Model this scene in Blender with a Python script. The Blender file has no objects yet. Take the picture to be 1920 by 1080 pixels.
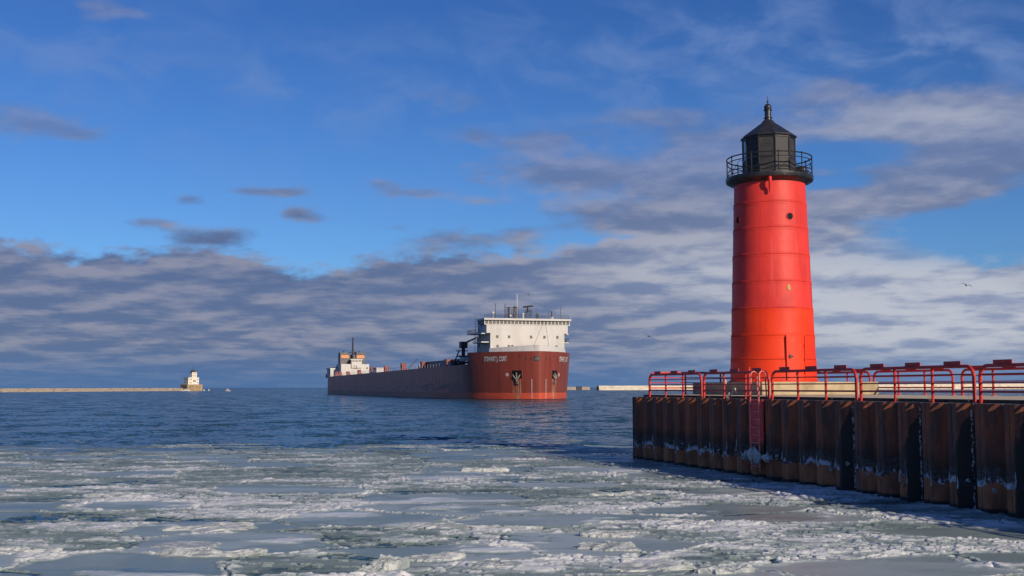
import bpy, math, random
import numpy as np
from mathutils import Vector, Matrix

S = bpy.context.scene
C = S.collection
random.seed(7)
PI = math.pi
R = math.radians

def lin(c):
    c /= 255.0
    return c / 12.92 if c <= 0.04045 else ((c + 0.055) / 1.055) ** 2.4
def rgb(r, g, b):
    return (lin(r), lin(g), lin(b), 1.0)

# ------------------------------------------------------------------ camera
F_PX, CAM_H = 2150.0, 3.4
PITCH, ROLL = math.atan(186.1 / 2150.0), math.atan(0.0018)
cam = bpy.data.cameras.new('camera')
cam_o = bpy.data.objects.new('camera', cam)
C.objects.link(cam_o)
cam.sensor_width = 36.0
cam.lens = 36.0 * F_PX / 1920.0
cam.clip_start = 0.2
cam.clip_end = 120000.0
cam_o.matrix_world = (Matrix.Translation((0, 0, CAM_H)) @ Matrix.Rotation(PI / 2 + PITCH, 4, 'X') @ Matrix.Rotation(-ROLL, 4, 'Z'))
S.camera = cam_o

# ------------------------------------------------------------------ sun and exposure
SUN_AZ, SUN_EL = 35.0, 21.5            # degrees to the right of straight behind the camera, height
sdir = Vector((math.sin(R(SUN_AZ)) * math.cos(R(SUN_EL)), -math.cos(R(SUN_AZ)) * math.cos(R(SUN_EL)), math.sin(R(SUN_EL))))
sun = bpy.data.lights.new('sun', 'SUN')
sun.energy = 4.2
sun.angle = R(0.55)
sun.color = (1.0, 0.85, 0.66)
sun_o = bpy.data.objects.new('sun', sun)
C.objects.link(sun_o)
sun_o.rotation_euler = sdir.to_track_quat('Z', 'Y').to_euler()
S.view_settings.view_transform = 'Standard'
S.view_settings.look = 'None'
S.view_settings.gamma = 1.0
S.view_settings.exposure = 0.0
S.view_settings.use_curve_mapping = False
S.cycles.max_bounces = 6
S.cycles.diffuse_bounces = 3
S.cycles.glossy_bounces = 3
S.cycles.transmission_bounces = 4

# ------------------------------------------------------------------ node helpers
class E:
    """a float or vector socket with arithmetic"""
    def __init__(s, nt, sock): s.nt, s.s = nt, sock
    def _m(s, op, *a):
        n = s.nt.nodes.new('ShaderNodeMath'); n.operation = op
        for i, v in enumerate((s,) + a):
            if isinstance(v, E): s.nt.links.new(v.s, n.inputs[i])
            else: n.inputs[i].default_value = v
        return E(s.nt, n.outputs[0])
    def __add__(s, o): return s._m('ADD', o)
    __radd__ = __add__
    def __sub__(s, o): return s._m('SUBTRACT', o)
    def __rsub__(s, o): return (s * -1.0) + o
    def __mul__(s, o): return s._m('MULTIPLY', o)
    __rmul__ = __mul__
    def __truediv__(s, o): return s._m('DIVIDE', o)
    def pw(s, o): return s._m('POWER', o)
    def mx(s, o): return s._m('MAXIMUM', o)
    def mn(s, o): return s._m('MINIMUM', o)
    def fn(s, op, *a): return s._m(op, *a)
    def ss(s, a, b, lo=0.0, hi=1.0):
        n = s.nt.nodes.new('ShaderNodeMapRange'); n.interpolation_type = 'SMOOTHSTEP'
        s.nt.links.new(s.s, n.inputs[0])
        n.inputs[1].default_value, n.inputs[2].default_value = a, b
        n.inputs[3].default_value, n.inputs[4].default_value = lo, hi
        return E(s.nt, n.outputs[0])
    def gt(s, v): return s._m('GREATER_THAN', v)

def vec(nt, x, y, z=0.0):
    n = nt.nodes.new('ShaderNodeCombineXYZ')
    for i, v in enumerate((x, y, z)):
        if isinstance(v, E): nt.links.new(v.s, n.inputs[i])
        else: n.inputs[i].default_value = v
    return E(nt, n.outputs[0])
def sep(nt, v):
    n = nt.nodes.new('ShaderNodeSeparateXYZ'); nt.links.new(v.s, n.inputs[0])
    return [E(nt, n.outputs[i]) for i in range(3)]
def noise(nt, v, scale, detail=4.0, rough=0.55, dist=0.0):
    n = nt.nodes.new('ShaderNodeTexNoise')
    if v is not None: nt.links.new(v.s, n.inputs['Vector'])
    n.inputs['Scale'].default_value = scale
    n.inputs['Detail'].default_value = detail
    n.inputs['Roughness'].default_value = rough
    n.inputs['Distortion'].default_value = dist
    return E(nt, n.outputs['Fac'])
def mix(nt, f, a, b):
    n = nt.nodes.new('ShaderNodeMix'); n.data_type = 'RGBA'
    for sock, v in ((n.inputs[0], f), (n.inputs[6], a), (n.inputs[7], b)):
        if isinstance(v, E): nt.links.new(v.s, sock)
        else: sock.default_value = v
    return E(nt, n.outputs[2])
def coord(nt, which='Object'):
    n = nt.nodes.new('ShaderNodeTexCoord')
    return E(nt, n.outputs[which])
def geo_pos(nt):
    return E(nt, nt.nodes.new('ShaderNodeNewGeometry').outputs['Position'])
def attr(nt, name, which='Fac'):
    n = nt.nodes.new('ShaderNodeAttribute'); n.attribute_name = name
    return E(nt, n.outputs[which])

# ------------------------------------------------------------------ sky with clouds
W = bpy.data.worlds.new('World')
S.world = W
W.use_nodes = True
nt = W.node_tree
nt.nodes.clear()
out = nt.nodes.new('ShaderNodeOutputWorld')
bg = nt.nodes.new('ShaderNodeBackground')
nt.links.new(bg.outputs[0], out.inputs[0])
SKY = 0.10
bg.inputs[1].default_value = SKY
sky = nt.nodes.new('ShaderNodeTexSky')
sky.sky_type = 'NISHITA'
sky.sun_disc = False
sky.sun_elevation = R(SUN_EL)
sky.sun_rotation = math.atan2(sdir.x, sdir.y)
sky.altitude = 200
sky.air_density = 1.0
sky.dust_density = 0.3
sky.ozone_density = 3.0
D = coord(nt, 'Generated')
dx, dy, dz = sep(nt, D)
el = dz.fn('ARCSINE') * 57.2958                      # degrees above the horizon
az = dx.fn('ARCTAN2', dy) * 57.2958                  # degrees to the right of north (+Y)
elp = el.mx(0.0)
# clear air: the physical sky, deepened as a polarised winter sky is
tint = mix(nt, elp.ss(0.0, 26.0), (0.40, 0.65, 1.00, 1), (0.235, 0.47, 0.90, 1))
mul = nt.nodes.new('ShaderNodeMix'); mul.data_type = 'RGBA'; mul.blend_type = 'MULTIPLY'
mul.inputs[0].default_value = 1.0
nt.links.new(sky.outputs[0], mul.inputs[6]); nt.links.new(tint.s, mul.inputs[7])
clear = E(nt, mul.outputs[2])
# cloud plane coordinates (a flat layer with the earth's curve softened)
zz = dz.mx(0.0) + 0.075
P = vec(nt, dx / zz, dy / zz, 0.0)
# coordinates in degrees for the banks placed on the sky
Q = vec(nt, az * 0.42, el * 1.05, 0.0)
n_big = noise(nt, P, 0.8, 4, 0.5)
n_mid = noise(nt, Q, 0.62, 5, 0.52, 0.25)
n_fin = noise(nt, vec(nt, az * 0.8, el * 1.6, 2.0), 1.1, 4, 0.55)
n_wsp = noise(nt, vec(nt, az * 0.25 - el * 0.1, el * 0.5 + az * 0.08, 3.0), 0.9, 4, 0.55, 0.4)
def deg(px, py):
    return math.degrees(math.atan((px - 960) / 2150.0)), (726 - py) * 0.02655
def blob(px, py, rx, ry, k):
    a, e = deg(px, py)
    u = (az - a) / (rx * 0.0262)
    v = (el - e) / (ry * 0.0262)
    return (u * u + v * v).fn('MULTIPLY', -1.0).fn('EXPONENT') * k
def total(lst):
    acc = None
    for b in lst:
        g = blob(*b); acc = g if acc is None else acc + g
    return acc
# low bank: everything under a ragged top edge
top_edge = 6.0 + total([(0, 700, 150, 4000, .55), (240, 700, 70, 4000, .35), (400, 700, 95, 4000, 1.15), (590, 700, 60, 4000, -.25), (800, 700, 130, 4000, .75), (980, 700, 60, 4000, .5),
                        (1230, 700, 190, 4000, 2.1), (1480, 700, 120, 4000, 1.4), (1650, 700, 130, 4000, 1.5), (1860, 700, 120, 4000, -.3)])
bank = (top_edge - el + (n_mid - 0.5) * 2.4 + (n_fin - 0.5) * 1.8).ss(-0.30, 0.55)
spots = [(390, 455, 90, 24, .8), (820, 462, 110, 30, .7), (960, 440, 80, 20, .5), (1250, 430, 190, 28, .9),
         (1060, 320, 170, 42, .75), (1290, 345, 190, 56, .85), (1210, 222, 120, 22, .5), (1330, 262, 130, 40, .5), (1560, 190, 90, 28, .5),
         (1010, 262, 150, 24, .5), (840, 195, 120, 40, .34), (890, 252, 42, 22, .55), (1180, 390, 200, 24, .4),
         (1740, 250, 270, 50, 1.15), (1900, 300, 160, 50, 1.0), (1740, 352, 250, 30, .72), (1620, 395, 190, 30, .8),
         (1560, 470, 130, 60, .95), (1680, 455, 80, 20, .5), (1800, 390, 160, 20, .4),
         (505, 367, 85, 11, .72), (350, 388, 40, 13, .72), (548, 402, 40, 13, .72), (775, 362, 75, 12, .66),
         (275, 430, 50, 11, .62), (165, 60, 50, 28, .62), (245, 66, 40, 14, .42), (60, 262, 130, 34, .66), (130, 282, 60, 18, .42),
         (715, 345, 50, 11, .46), (610, 415, 70, 12, .42), (910, 378, 60, 11, .5), (480, 285, 50, 16, .28), (720, 425, 40, 10, .4)]
acc = total(spots).mn(1.2)
gaps = total([(1590, 305, 110, 22, .7), (1470, 430, 0.1, 0.1, .0), (1560, 358, 90, 13, .6), (1860, 470, 170, 34, 2.0), (1560, 520, 26, 34, .35)])
loose = (acc + (n_mid - 0.5) * 1.15 + (n_fin - 0.5) * 0.55 - 0.34 - gaps * (0.6 + n_fin * 0.8)).ss(-0.14, 0.50)
around = (n_big - 0.50).ss(0.0, 0.25) * el.ss(32.0, 50.0)          # scattered cloud overhead
cover = (bank * (1.0 - (blob(1860, 468, 170, 34, 1.4) * (0.6 + n_fin * 0.8)).mn(0.97))).mx(loose).mx(around * 0.7)
# a thin high veil, mostly to the right and across the upper left
veil = ((n_wsp - 0.40).ss(0.0, 0.35) * (total([(1450, 110, 480, 110, .55), (640, 190, 420, 70, .35), (120, 130, 200, 60, .25), (1750, 160, 220, 60, .5)]) + 0.10)).mn(0.6) * el.ss(4.0, 10.0)
# cloud brightness: soft rows of sunlit tops and shaded bases
def plane(de):
    q = (dz + math.sin(R(de))).mx(0.0) + 0.115
    return vec(nt, dx / q * 2.3, dy / q * 2.1, 4.0)
p0 = noise(nt, plane(0.0), 1.55, 8, 0.58)
p1 = noise(nt, plane(0.50), 1.55, 4, 0.50)
rows = noise(nt, vec(nt, az * 0.07, (elp + 2.0).fn('LOGARITHM', 2.718) * 4.2, 5.0), 1.0, 3, 0.5)
relief = (p0 - p1) * 2.1 + (p0 - 0.5) * 0.6 + (rows - 0.5) * 1.1 + (n_fin - 0.5) * 0.4
glow = (total([(1640, 570, 300, 120, .9), (1760, 255, 260, 55, .55), (1250, 500, 220, 70, .40), (1850, 620, 200, 90, .4)]) + az.ss(-14.0, 20.0) * 0.22).mn(1.0)
lit = (relief + 0.40 + glow * 0.24).ss(0.02, 1.0)
c_dark = mix(nt, glow, rgb(92, 108, 146), rgb(140, 150, 180))
c_lite = mix(nt, glow, rgb(142, 143, 164), rgb(192, 194, 205))
ccol = mix(nt, lit, c_dark, c_lite)
ccol = mix(nt, el.ss(7.0, 12.0) * (1.0 - glow), ccol, mix(nt, lit, rgb(106, 122, 162), rgb(140, 148, 182)))
# distance haze near the water line
hz = el.ss(0.0, 2.4, 1.0, 0.0)
ccol = mix(nt, hz * 0.85, ccol, mix(nt, glow, rgb(70, 108, 160), rgb(104, 136, 182)))
def scaled(c):
    k = nt.nodes.new('ShaderNodeMix'); k.data_type = 'RGBA'; k.blend_type = 'MULTIPLY'
    k.inputs[0].default_value = 1.0
    nt.links.new(c.s, k.inputs[6]); k.inputs[7].default_value = (.96 / SKY, .98 / SKY, .98 / SKY, 1)
    return E(nt, k.outputs[2])
col = mix(nt, veil, clear, tuple(c / SKY for c in rgb(120, 146, 196)[:3]) + (1,))
col = mix(nt, cover * (0.95 - el.ss(7.5, 14.0) * 0.34 * (1.0 - glow * 0.9)), col, scaled(ccol))
# below the horizon: plain water-blue light
col = mix(nt, el.ss(-0.6, -0.05, 1.0, 0.0), col, tuple(c / SKY for c in rgb(50, 80, 120)[:3]) + (1,))
nt.links.new(col.s, bg.inputs[0])

# ------------------------------------------------------------------ materials
def new_mat(name):
    m = bpy.data.materials.new(name)
    m.use_nodes = True
    return m, m.node_tree, m.node_tree.nodes['Principled BSDF']
def paint(name, c, rough=0.5, c2=None, scale=1.5, stretch=(1, 1, 1), bump=0.0, bscale=30.0, metallic=0.0, spec=0.5, lo=0.35, hi=0.7, detail=5):
    m, nt, b = new_mat(name)
    v = coord(nt, 'Object')
    mp = nt.nodes.new('ShaderNodeMapping'); mp.inputs['Scale'].default_value = stretch
    nt.links.new(v.s, mp.inputs[0]); v = E(nt, mp.outputs[0])
    if c2 is None:
        c2 = tuple(x * 0.72 for x in c[:3]) + (1,)
    n = noise(nt, v, scale, detail, 0.6)
    nt.links.new(mix(nt, n.ss(lo, hi), c, c2).s, b.inputs['Base Color'])
    nt.links.new((n * 0.25 + (rough - 0.12)).s, b.inputs['Roughness'])
    b.inputs['Metallic'].default_value = metallic
    b.inputs['Specular IOR Level'].default_value = spec
    if bump:
        bn = nt.nodes.new('ShaderNodeBump'); bn.inputs['Strength'].default_value = bump; bn.inputs['Distance'].default_value = 0.02
        nt.links.new(noise(nt, v, bscale, 3, 0.6).s, bn.inputs['Height'])
        nt.links.new(bn.outputs[0], b.inputs['Normal'])
    return m

def tower_paint(name, c, c2, streak):
    m, nt, b = new_mat(name)
    p = coord(nt, 'Object'); x, y, z = sep(nt, p)
    a = noise(nt, vec(nt, x * 1.0, y * 1.0, z * .5), .9, 6, .6)
    run = noise(nt, vec(nt, x * 5.0, y * 5.0, z * .28), 1.0, 5, .65)
    fine = noise(nt, p, 7.0, 6, .7)
    col = mix(nt, a.ss(.38, .66), c, c2)
    col = mix(nt, run.ss(.56, .74) * .45, col, streak)
    col = mix(nt, fine.ss(.64, .74) * .5, col, tuple(q * .55 for q in c2[:3]) + (1,))
    col = mix(nt, (z + run * .5).ss(.75, .1) * fine.ss(.40, .62) * .5, col, (0.22, .06, .03, 1))
    nt.links.new(col.s, b.inputs['Base Color'])
    nt.links.new((a * .2 + run * .12 + .36).s, b.inputs['Roughness'])
    b.inputs['Specular IOR Level'].default_value = .35
    bn = nt.nodes.new('ShaderNodeBump'); bn.inputs['Strength'].default_value = .35; bn.inputs['Distance'].default_value = .03
    nt.links.new(noise(nt, vec(nt, x, y, z * .8), 2.2, 3, .5).s, bn.inputs['Height'])
    nt.links.new(bn.outputs[0], b.inputs['Normal'])
    return m
M = {}
M['red_upper'] = tower_paint('faded_red_paint', (0.76, 0.048, 0.034, 1), (0.60, 0.034, 0.026, 1), (0.80, 0.13, 0.10, 1))
M['red_lower'] = tower_paint('fresh_red_paint', (0.86, 0.052, 0.008, 1), (0.74, 0.036, 0.006, 1), (0.62, 0.03, 0.008, 1))
M['black'] = paint('black_paint', (0.018, 0.018, 0.021, 1), 0.36, (0.036, 0.034, 0.034, 1), 3, bump=0.1)
M['panel'] = paint('dark_lantern_panel', (0.024, 0.024, 0.024, 1), 0.62, (0.048, 0.044, 0.038, 1), 2.2, lo=.3)
M['fence'] = paint('red_railing_paint', (0.60, 0.034, 0.024, 1), 0.5, (0.40, 0.022, 0.017, 1), 9)
M['fence_dark'] = paint('red_plate_paint', (0.56, 0.026, 0.022, 1), 0.5, (0.42, 0.02, 0.018, 1), 5)
M['concrete'] = paint('pier_concrete', (0.66, 0.55, 0.38, 1), 0.9, (0.46, 0.38, 0.26, 1), 2.2, bump=0.4, bscale=25)
M['block'] = paint('plinth_concrete', (0.52, 0.41, 0.25, 1), 0.9, (0.34, 0.26, 0.15, 1), 1.6, bump=0.5, bscale=18, detail=9)
M['kerb'] = paint('shaded_kerb_concrete', (0.060, 0.050, 0.036, 1), 0.9, (0.030, 0.026, 0.02, 1), 3, bump=0.4)  # near-black colour paints in the shade on the channel side of the kerb
M['cap'] = paint('pale_cap_steel', (0.78, 0.70, 0.56, 1), 0.7, (0.45, 0.39, 0.31, 1), 4, bump=0.3)
M['void'] = paint('dark_opening', (0.007, 0.007, 0.008, 1), 0.6, (0.012, 0.012, 0.012, 1), 2, spec=.12)
M['glass'] = paint('pane_glass', (0.05, 0.07, 0.09, 1), 0.16, (0.03, 0.04, 0.05, 1), 2, spec=0.8)
M['rung'] = paint('worn_rung_paint', (0.85, 0.24, 0.20, 1), 0.5, (0.62, 0.09, 0.075, 1), 8)
M['gold'] = paint('yellow_number_paint', (0.62, 0.42, 0.06, 1), 0.45)
M['steel'] = paint('galvanised_steel', (0.30, 0.30, 0.30, 1), 0.5)
M['white'] = paint('white_ship_paint', (0.60, 0.58, 0.54, 1), 0.6, (0.52, 0.495, 0.45, 1), 0.35, (1, 1, .3), lo=.4)
M['neutral_white'] = paint('white_deck_paint', (0.66, 0.66, 0.66, 1), 0.5, (0.50, 0.50, 0.50, 1), 0.6, lo=.4)  # even neutral white for deck rail, crane cab and aerials
M['winblk'] = paint('dark_window', (0.022, 0.022, 0.02, 1), 0.45, (0.05, 0.05, 0.04, 1), 1.2, spec=.7)
M['navy'] = paint('navy_paint', (0.012, 0.016, 0.04, 1), 0.45)
M['gear'] = paint('dark_deck_gear', (0.028, 0.028, 0.03, 1), 0.5, (0.06, 0.045, 0.04, 1), 1.5)
M['orange'] = paint('orange_band', (0.85, 0.30, 0.12, 1), 0.5, (0.72, 0.24, 0.09, 1), 1)
M['grey'] = paint('funnel_grey', (0.12, 0.12, 0.12, 1), 0.5, (0.06, 0.055, 0.055, 1), 0.9)
M['deckred'] = paint('red_deck_gear', (0.25, 0.038, 0.026, 1), 0.5, (0.16, 0.026, 0.02, 1), 1)
M['rustwood'] = paint('weathered_wood', (0.62, 0.55, 0.42, 1), 0.8, (0.42, 0.36, 0.27, 1), 8)
M['stone'] = paint('breakwater_stone', (0.44, 0.36, 0.27, 1), 0.9, (0.24, 0.18, 0.13, 1), 0.5, (1, .35, 3), lo=.45, hi=.66, detail=8)
M['brick'] = paint('tan_stone_base', (0.42, 0.30, 0.17, 1), 0.9, (0.30, 0.21, 0.12, 1), 0.3)
M['cream'] = paint('cream_wall', (0.80, 0.74, 0.60, 1), 0.7, (0.70, 0.64, 0.52, 1), 0.3)
M['weed'] = paint('dry_grass', (0.36, 0.27, 0.12, 1), 0.9)
M['gullw'] = paint('gull_feathers', (0.62, 0.62, 0.64, 1), 0.8)
M['gulld'] = paint('dark_gull_feathers', (0.05, 0.05, 0.055, 1), 0.8)

def ship_mat():
    m, nt, b = new_mat('hull_paint')
    p = coord(nt, 'Object'); x, y, z = sep(nt, p)
    big = noise(nt, vec(nt, x * .05, y * .05, z * .12), 1.0, 5, .6)
    strk = noise(nt, vec(nt, x * .9, y * .55, z * .04), 1.0, 5, .65)
    fine = noise(nt, vec(nt, x * .3, y * .12, z * .8), 1.2, 6, .65)
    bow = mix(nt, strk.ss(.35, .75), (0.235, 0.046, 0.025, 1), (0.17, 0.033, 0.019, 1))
    # long side: colour made paler and redder against its blue shade; scuffed
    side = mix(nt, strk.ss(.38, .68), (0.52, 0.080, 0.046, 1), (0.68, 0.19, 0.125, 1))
    side = mix(nt, (fine.ss(.44, .60)) * z.ss(5.2, 3.6), side, (0.30, 0.05, 0.034, 1))
    scuff = (noise(nt, vec(nt, x * .1, y * .045, z * .5), 1.3, 6, .7)).ss(.50, .58) * z.ss(2.6, 3.6) * z.ss(5.6, 4.4)
    side = mix(nt, scuff * y.ss(120.0, 60.0) * 0.85, side, (0.03, 0.028, 0.045, 1))
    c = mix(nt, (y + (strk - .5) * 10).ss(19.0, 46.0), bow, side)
    # weld seams every plate strake
    seam = ((y / 9.0).fn('FRACT') - 0.5).fn('ABSOLUTE').ss(.487, .496) * (y.gt(25.0)) * .5
    c = mix(nt, seam, c, (0.25, 0.2, 0.21, 1))
    # rust runs under the anchor pockets (y, x measured on the bow)
    # boot topping
    zb = z + (fine - .5) * .25
    red = mix(nt, fine.ss(.4, .7), (0.58, 0.085, 0.035, 1), (0.40, 0.058, 0.028, 1))
    red = mix(nt, y.ss(20.0, 150.0), red, (0.17, 0.035, 0.028, 1))
    c = mix(nt, zb.ss(1.92, 1.80), c, red)
    c = mix(nt, (zb.ss(0.26, 0.10)), c, (0.03, 0.02, 0.015, 1))
    bseam = (((z - 1.9) / 2.9).fn('FRACT') - .5).fn('ABSOLUTE').ss(.484, .494) * y.ss(26.0, 19.0) * z.gt(2.0) * .30
    c = mix(nt, bseam, c, (0.10, 0.03, 0.022, 1))
    runs = noise(nt, vec(nt, x * 1.6, y * 1.1, z * .07), 1.0, 4, .6).ss(.60, .72) * y.ss(30.0, 19.0) * z.ss(2.0, 3.5) * .35
    c = mix(nt, runs, c, (0.42, 0.15, 0.09, 1))
    nt.links.new(c.s, b.inputs['Base Color'])
    bn = nt.nodes.new('ShaderNodeBump'); bn.inputs['Strength'].default_value = .5; bn.inputs['Distance'].default_value = .12
    nt.links.new(noise(nt, vec(nt, x * .5, y * .5, z * .5), 1.0, 3, .5).s, bn.inputs['Height'])
    nt.links.new(bn.outputs[0], b.inputs['Normal'])
    nt.links.new((strk * .2 + .35).s, b.inputs['Roughness'])
    return m
M['hull'] = ship_mat()

def pile_mat(kind):
    m, nt, b = new_mat('rusty_sheet_steel_' + kind)
    p = geo_pos(nt); x, y, z = sep(nt, p)
    o = coord(nt, 'Object'); ox, oy, oz = sep(nt, o)
    oi = nt.nodes.new('ShaderNodeObjectInfo'); rnd = E(nt, oi.outputs['Random'])
    n1 = noise(nt, vec(nt, x * 1.2, y * 1.2, z * .5), 1.6, 6, .65)
    n2 = noise(nt, vec(nt, x * 7.0, y * 7.0, z * 1.0), 1.0, 5, .6)
    n3 = noise(nt, vec(nt, x * 1.6, y * 1.6, rnd * 20.0), 1.3, 4, .6)
    n4 = noise(nt, p, 9.0, 6, .7)
    c = mix(nt, n1.ss(.38, .66), (0.135, 0.046, 0.028, 1), (0.30, 0.078, 0.024, 1))
    c = mix(nt, n2.ss(.52, .70) * .55, c, (0.20, 0.105, 0.095, 1))
    c = mix(nt, n4.ss(.56, .70) * .8, c, (0.024, 0.013, 0.010, 1))
    c = mix(nt, noise(nt, vec(nt, x * 3.0, y * 3.0, z * .35), 1.0, 5, .6).ss(.48, .66) * .75, c, (0.032, 0.017, 0.013, 1))
    zz = z + (n3 - .5) * 1.0
    # wet algae-black zone over the ice line, orange scoured rust under it
    c = mix(nt, zz.ss(1.75, 1.05) * .85, c, (0.011, 0.010, 0.008, 1))
    zi = z + (n3 - .5) * .75 + (n4 - .5) * .10
    frost = (n4.ss(.42, .62)) * zi.ss(1.28, 1.05) * zi.ss(.70, .86)
    c = mix(nt, frost * .30, c, (0.22, 0.22, 0.23, 1))
    low = mix(nt, n1.ss(.35, .65), (0.46, 0.15, 0.050, 1), (0.20, 0.072, 0.032, 1))
    c = mix(nt, zi.ss(.76, .70), c, low)
    ice = zi.ss(.70, .745) * zi.ss(.92, .80) * (n4 * .5 + noise(nt, vec(nt, x * 1.3, y * 1.3, 4.0), 1.4, 3, .6) * .8).ss(.60, .70)
    c = mix(nt, ice, c, (0.50, 0.54, 0.60, 1))
    c = mix(nt, (z + (n4 - .5) * .1).ss(.17, .10), c, (0.008, 0.008, 0.008, 1))
    r = n1 * .3 + .5
    if kind == 'wet':
        wid = z.ss(2.75, 1.6) * (n3 * .62 + .02) + .02
        d = (ox - .62 + (n4 - .5) * .20 + (noise(nt, p, 2.0, 3) - .5) * .3).fn('ABSOLUTE')
        wet = (wid - d).ss(-.03, .04) * z.ss(2.9, 2.6)
        c = mix(nt, wet * .96, c, (0.006, 0.006, 0.005, 1))
        line = ((ox - .66 + (noise(nt, p, 4, 3) - .5) * .08).fn('ABSOLUTE')).ss(.022, .012) * n4.ss(.47, .56) * n3.ss(.35, .5)
        c = mix(nt, line * z.ss(2.85, 2.7), c, (0.45, 0.48, 0.52, 1))
    if kind == 'red':
        redc = mix(nt, n4.ss(.5, .68), (0.78, 0.085, 0.075, 1), (0.30, 0.045, 0.030, 1))
        c = mix(nt, (z + (n4 - .5) * .5).ss(1.15, 1.5), c, redc)
    nt.links.new(c.s, b.inputs['Base Color'])
    nt.links.new(r.s, b.inputs['Roughness'])
    bn = nt.nodes.new('ShaderNodeBump'); bn.inputs['Strength'].default_value = .5; bn.inputs['Distance'].default_value = .02
    nt.links.new(noise(nt, p, 14, 5, .65).s, bn.inputs['Height'])
    nt.links.new(bn.outputs[0], b.inputs['Normal'])
    return m
for k_ in ('dry', 'wet', 'red'):
    M['pile_' + k_] = pile_mat(k_)

def ice_mat():
    m, nt, b = new_mat('lake_ice')
    p = geo_pos(nt); x, y, z = sep(nt, p)
    w = attr(nt, 'whiteness'); s = attr(nt, 'smoothness')
    n1 = noise(nt, vec(nt, x * .8, y * 1.0, 0.0), 1.2, 8, .65)
    n2 = noise(nt, vec(nt, x * 1.0, y * 1.0, 0.0), 9.0, 6, .7)
    n3 = noise(nt, vec(nt, x * 1.6, y * 5.0 + x * .5, 2.0), 2.2, 6, .68)
    ww = (w + .05 + (n3 - .5) * .62 * (1.0 - s * .72) + (n2 - .5) * .62 * (1.0 - s * .75) + (n1 - .5) * .42 * (1.0 - s * .5))
    c = mix(nt, ww.ss(-0.06, 0.30), (0.050, 0.085, 0.082, 1), (0.235, 0.30, 0.28, 1))
    c = mix(nt, ww.ss(0.34, 0.62), c, (0.40, 0.46, 0.44, 1))
    c = mix(nt, ww.ss(0.62, 1.02), c, (0.72, 0.735, 0.71, 1))
    c = mix(nt, n1.ss(.5, .68) * .30 * ww.ss(.7, .4), c, (0.20, 0.235, 0.16, 1))
    nt.links.new(c.s, b.inputs['Base Color'])
    nt.links.new((0.68 - s * .36 + n2 * .10 - ww.ss(.4, .0) * .22 ).s, b.inputs['Roughness'])
    b.inputs['Specular IOR Level'].default_value = .5
    b.inputs['IOR'].default_value = 1.31
    bn = nt.nodes.new('ShaderNodeBump'); bn.inputs['Distance'].default_value = .05
    nt.links.new((0.60 - s * .42).s, bn.inputs['Strength'])
    nt.links.new(noise(nt, vec(nt, x, y, z * 2.0), 10.0, 5, .7).s, bn.inputs['Height'])
    nt.links.new(bn.outputs[0], b.inputs['Normal'])
    return m
M['ice'] = ice_mat()
def floe_mat():
    m, nt, b = new_mat('snowy_ice')
    p = geo_pos(nt)
    n1 = noise(nt, p, 3.0, 7, .65)
    c = mix(nt, n1.ss(.36, .62), (0.58, 0.59, 0.57, 1), (0.30, 0.34, 0.34, 1))
    nt.links.new(c.s, b.inputs['Base Color'])
    b.inputs['Roughness'].default_value = .55
    b.inputs['Subsurface Weight'].default_value = 0.0
    bn = nt.nodes.new('ShaderNodeBump'); bn.inputs['Distance'].default_value = .04; bn.inputs['Strength'].default_value = .6
    nt.links.new(noise(nt, p, 16, 5, .7).s, bn.inputs['Height'])
    nt.links.new(bn.outputs[0], b.inputs['Normal'])
    return m
M['floe'] = floe_mat()

def water_mat():
    m, nt, b = new_mat('lake_water')
    p = geo_pos(nt); x, y, z = sep(nt, p)
    b.inputs['Base Color'].default_value = (0.022, 0.062, 0.090, 1)
    b.inputs['IOR'].default_value = 1.33
    b.inputs['Roughness'].default_value = .16
    v1 = vec(nt, x * .55, y * .9, 0.0)
    v2 = vec(nt, x * .10, y * .13, 7.0)
    v3 = vec(nt, x * 1.6, y * 2.2, 3.0)
    def slope(seed, amp):
        a = noise(nt, vec(nt, x * .55 + seed, y * .9, seed), 1.0, 4, .7) - .5
        bq = noise(nt, vec(nt, x * .14 + seed, y * .10, seed + 9), 1.0, 3, .6) - .5
        c = noise(nt, vec(nt, x * 2.4 + seed, y * 2.6, seed + 5), 1.0, 3, .6) - .5
        return (a * 1.0 + bq * .75 + c * .7) * amp
    sy = slope(0.0, 2.6) - .07
    sx = slope(31.0, .9)
    nv = vec(nt, sx, sy, 1.0)
    nn = nt.nodes.new('ShaderNodeVectorMath'); nn.operation = 'NORMALIZE'
    nt.links.new(nv.s, nn.inputs[0])
    nt.links.new(nn.outputs[0], b.inputs['Normal'])
    return m
M['water'] = water_mat()

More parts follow.
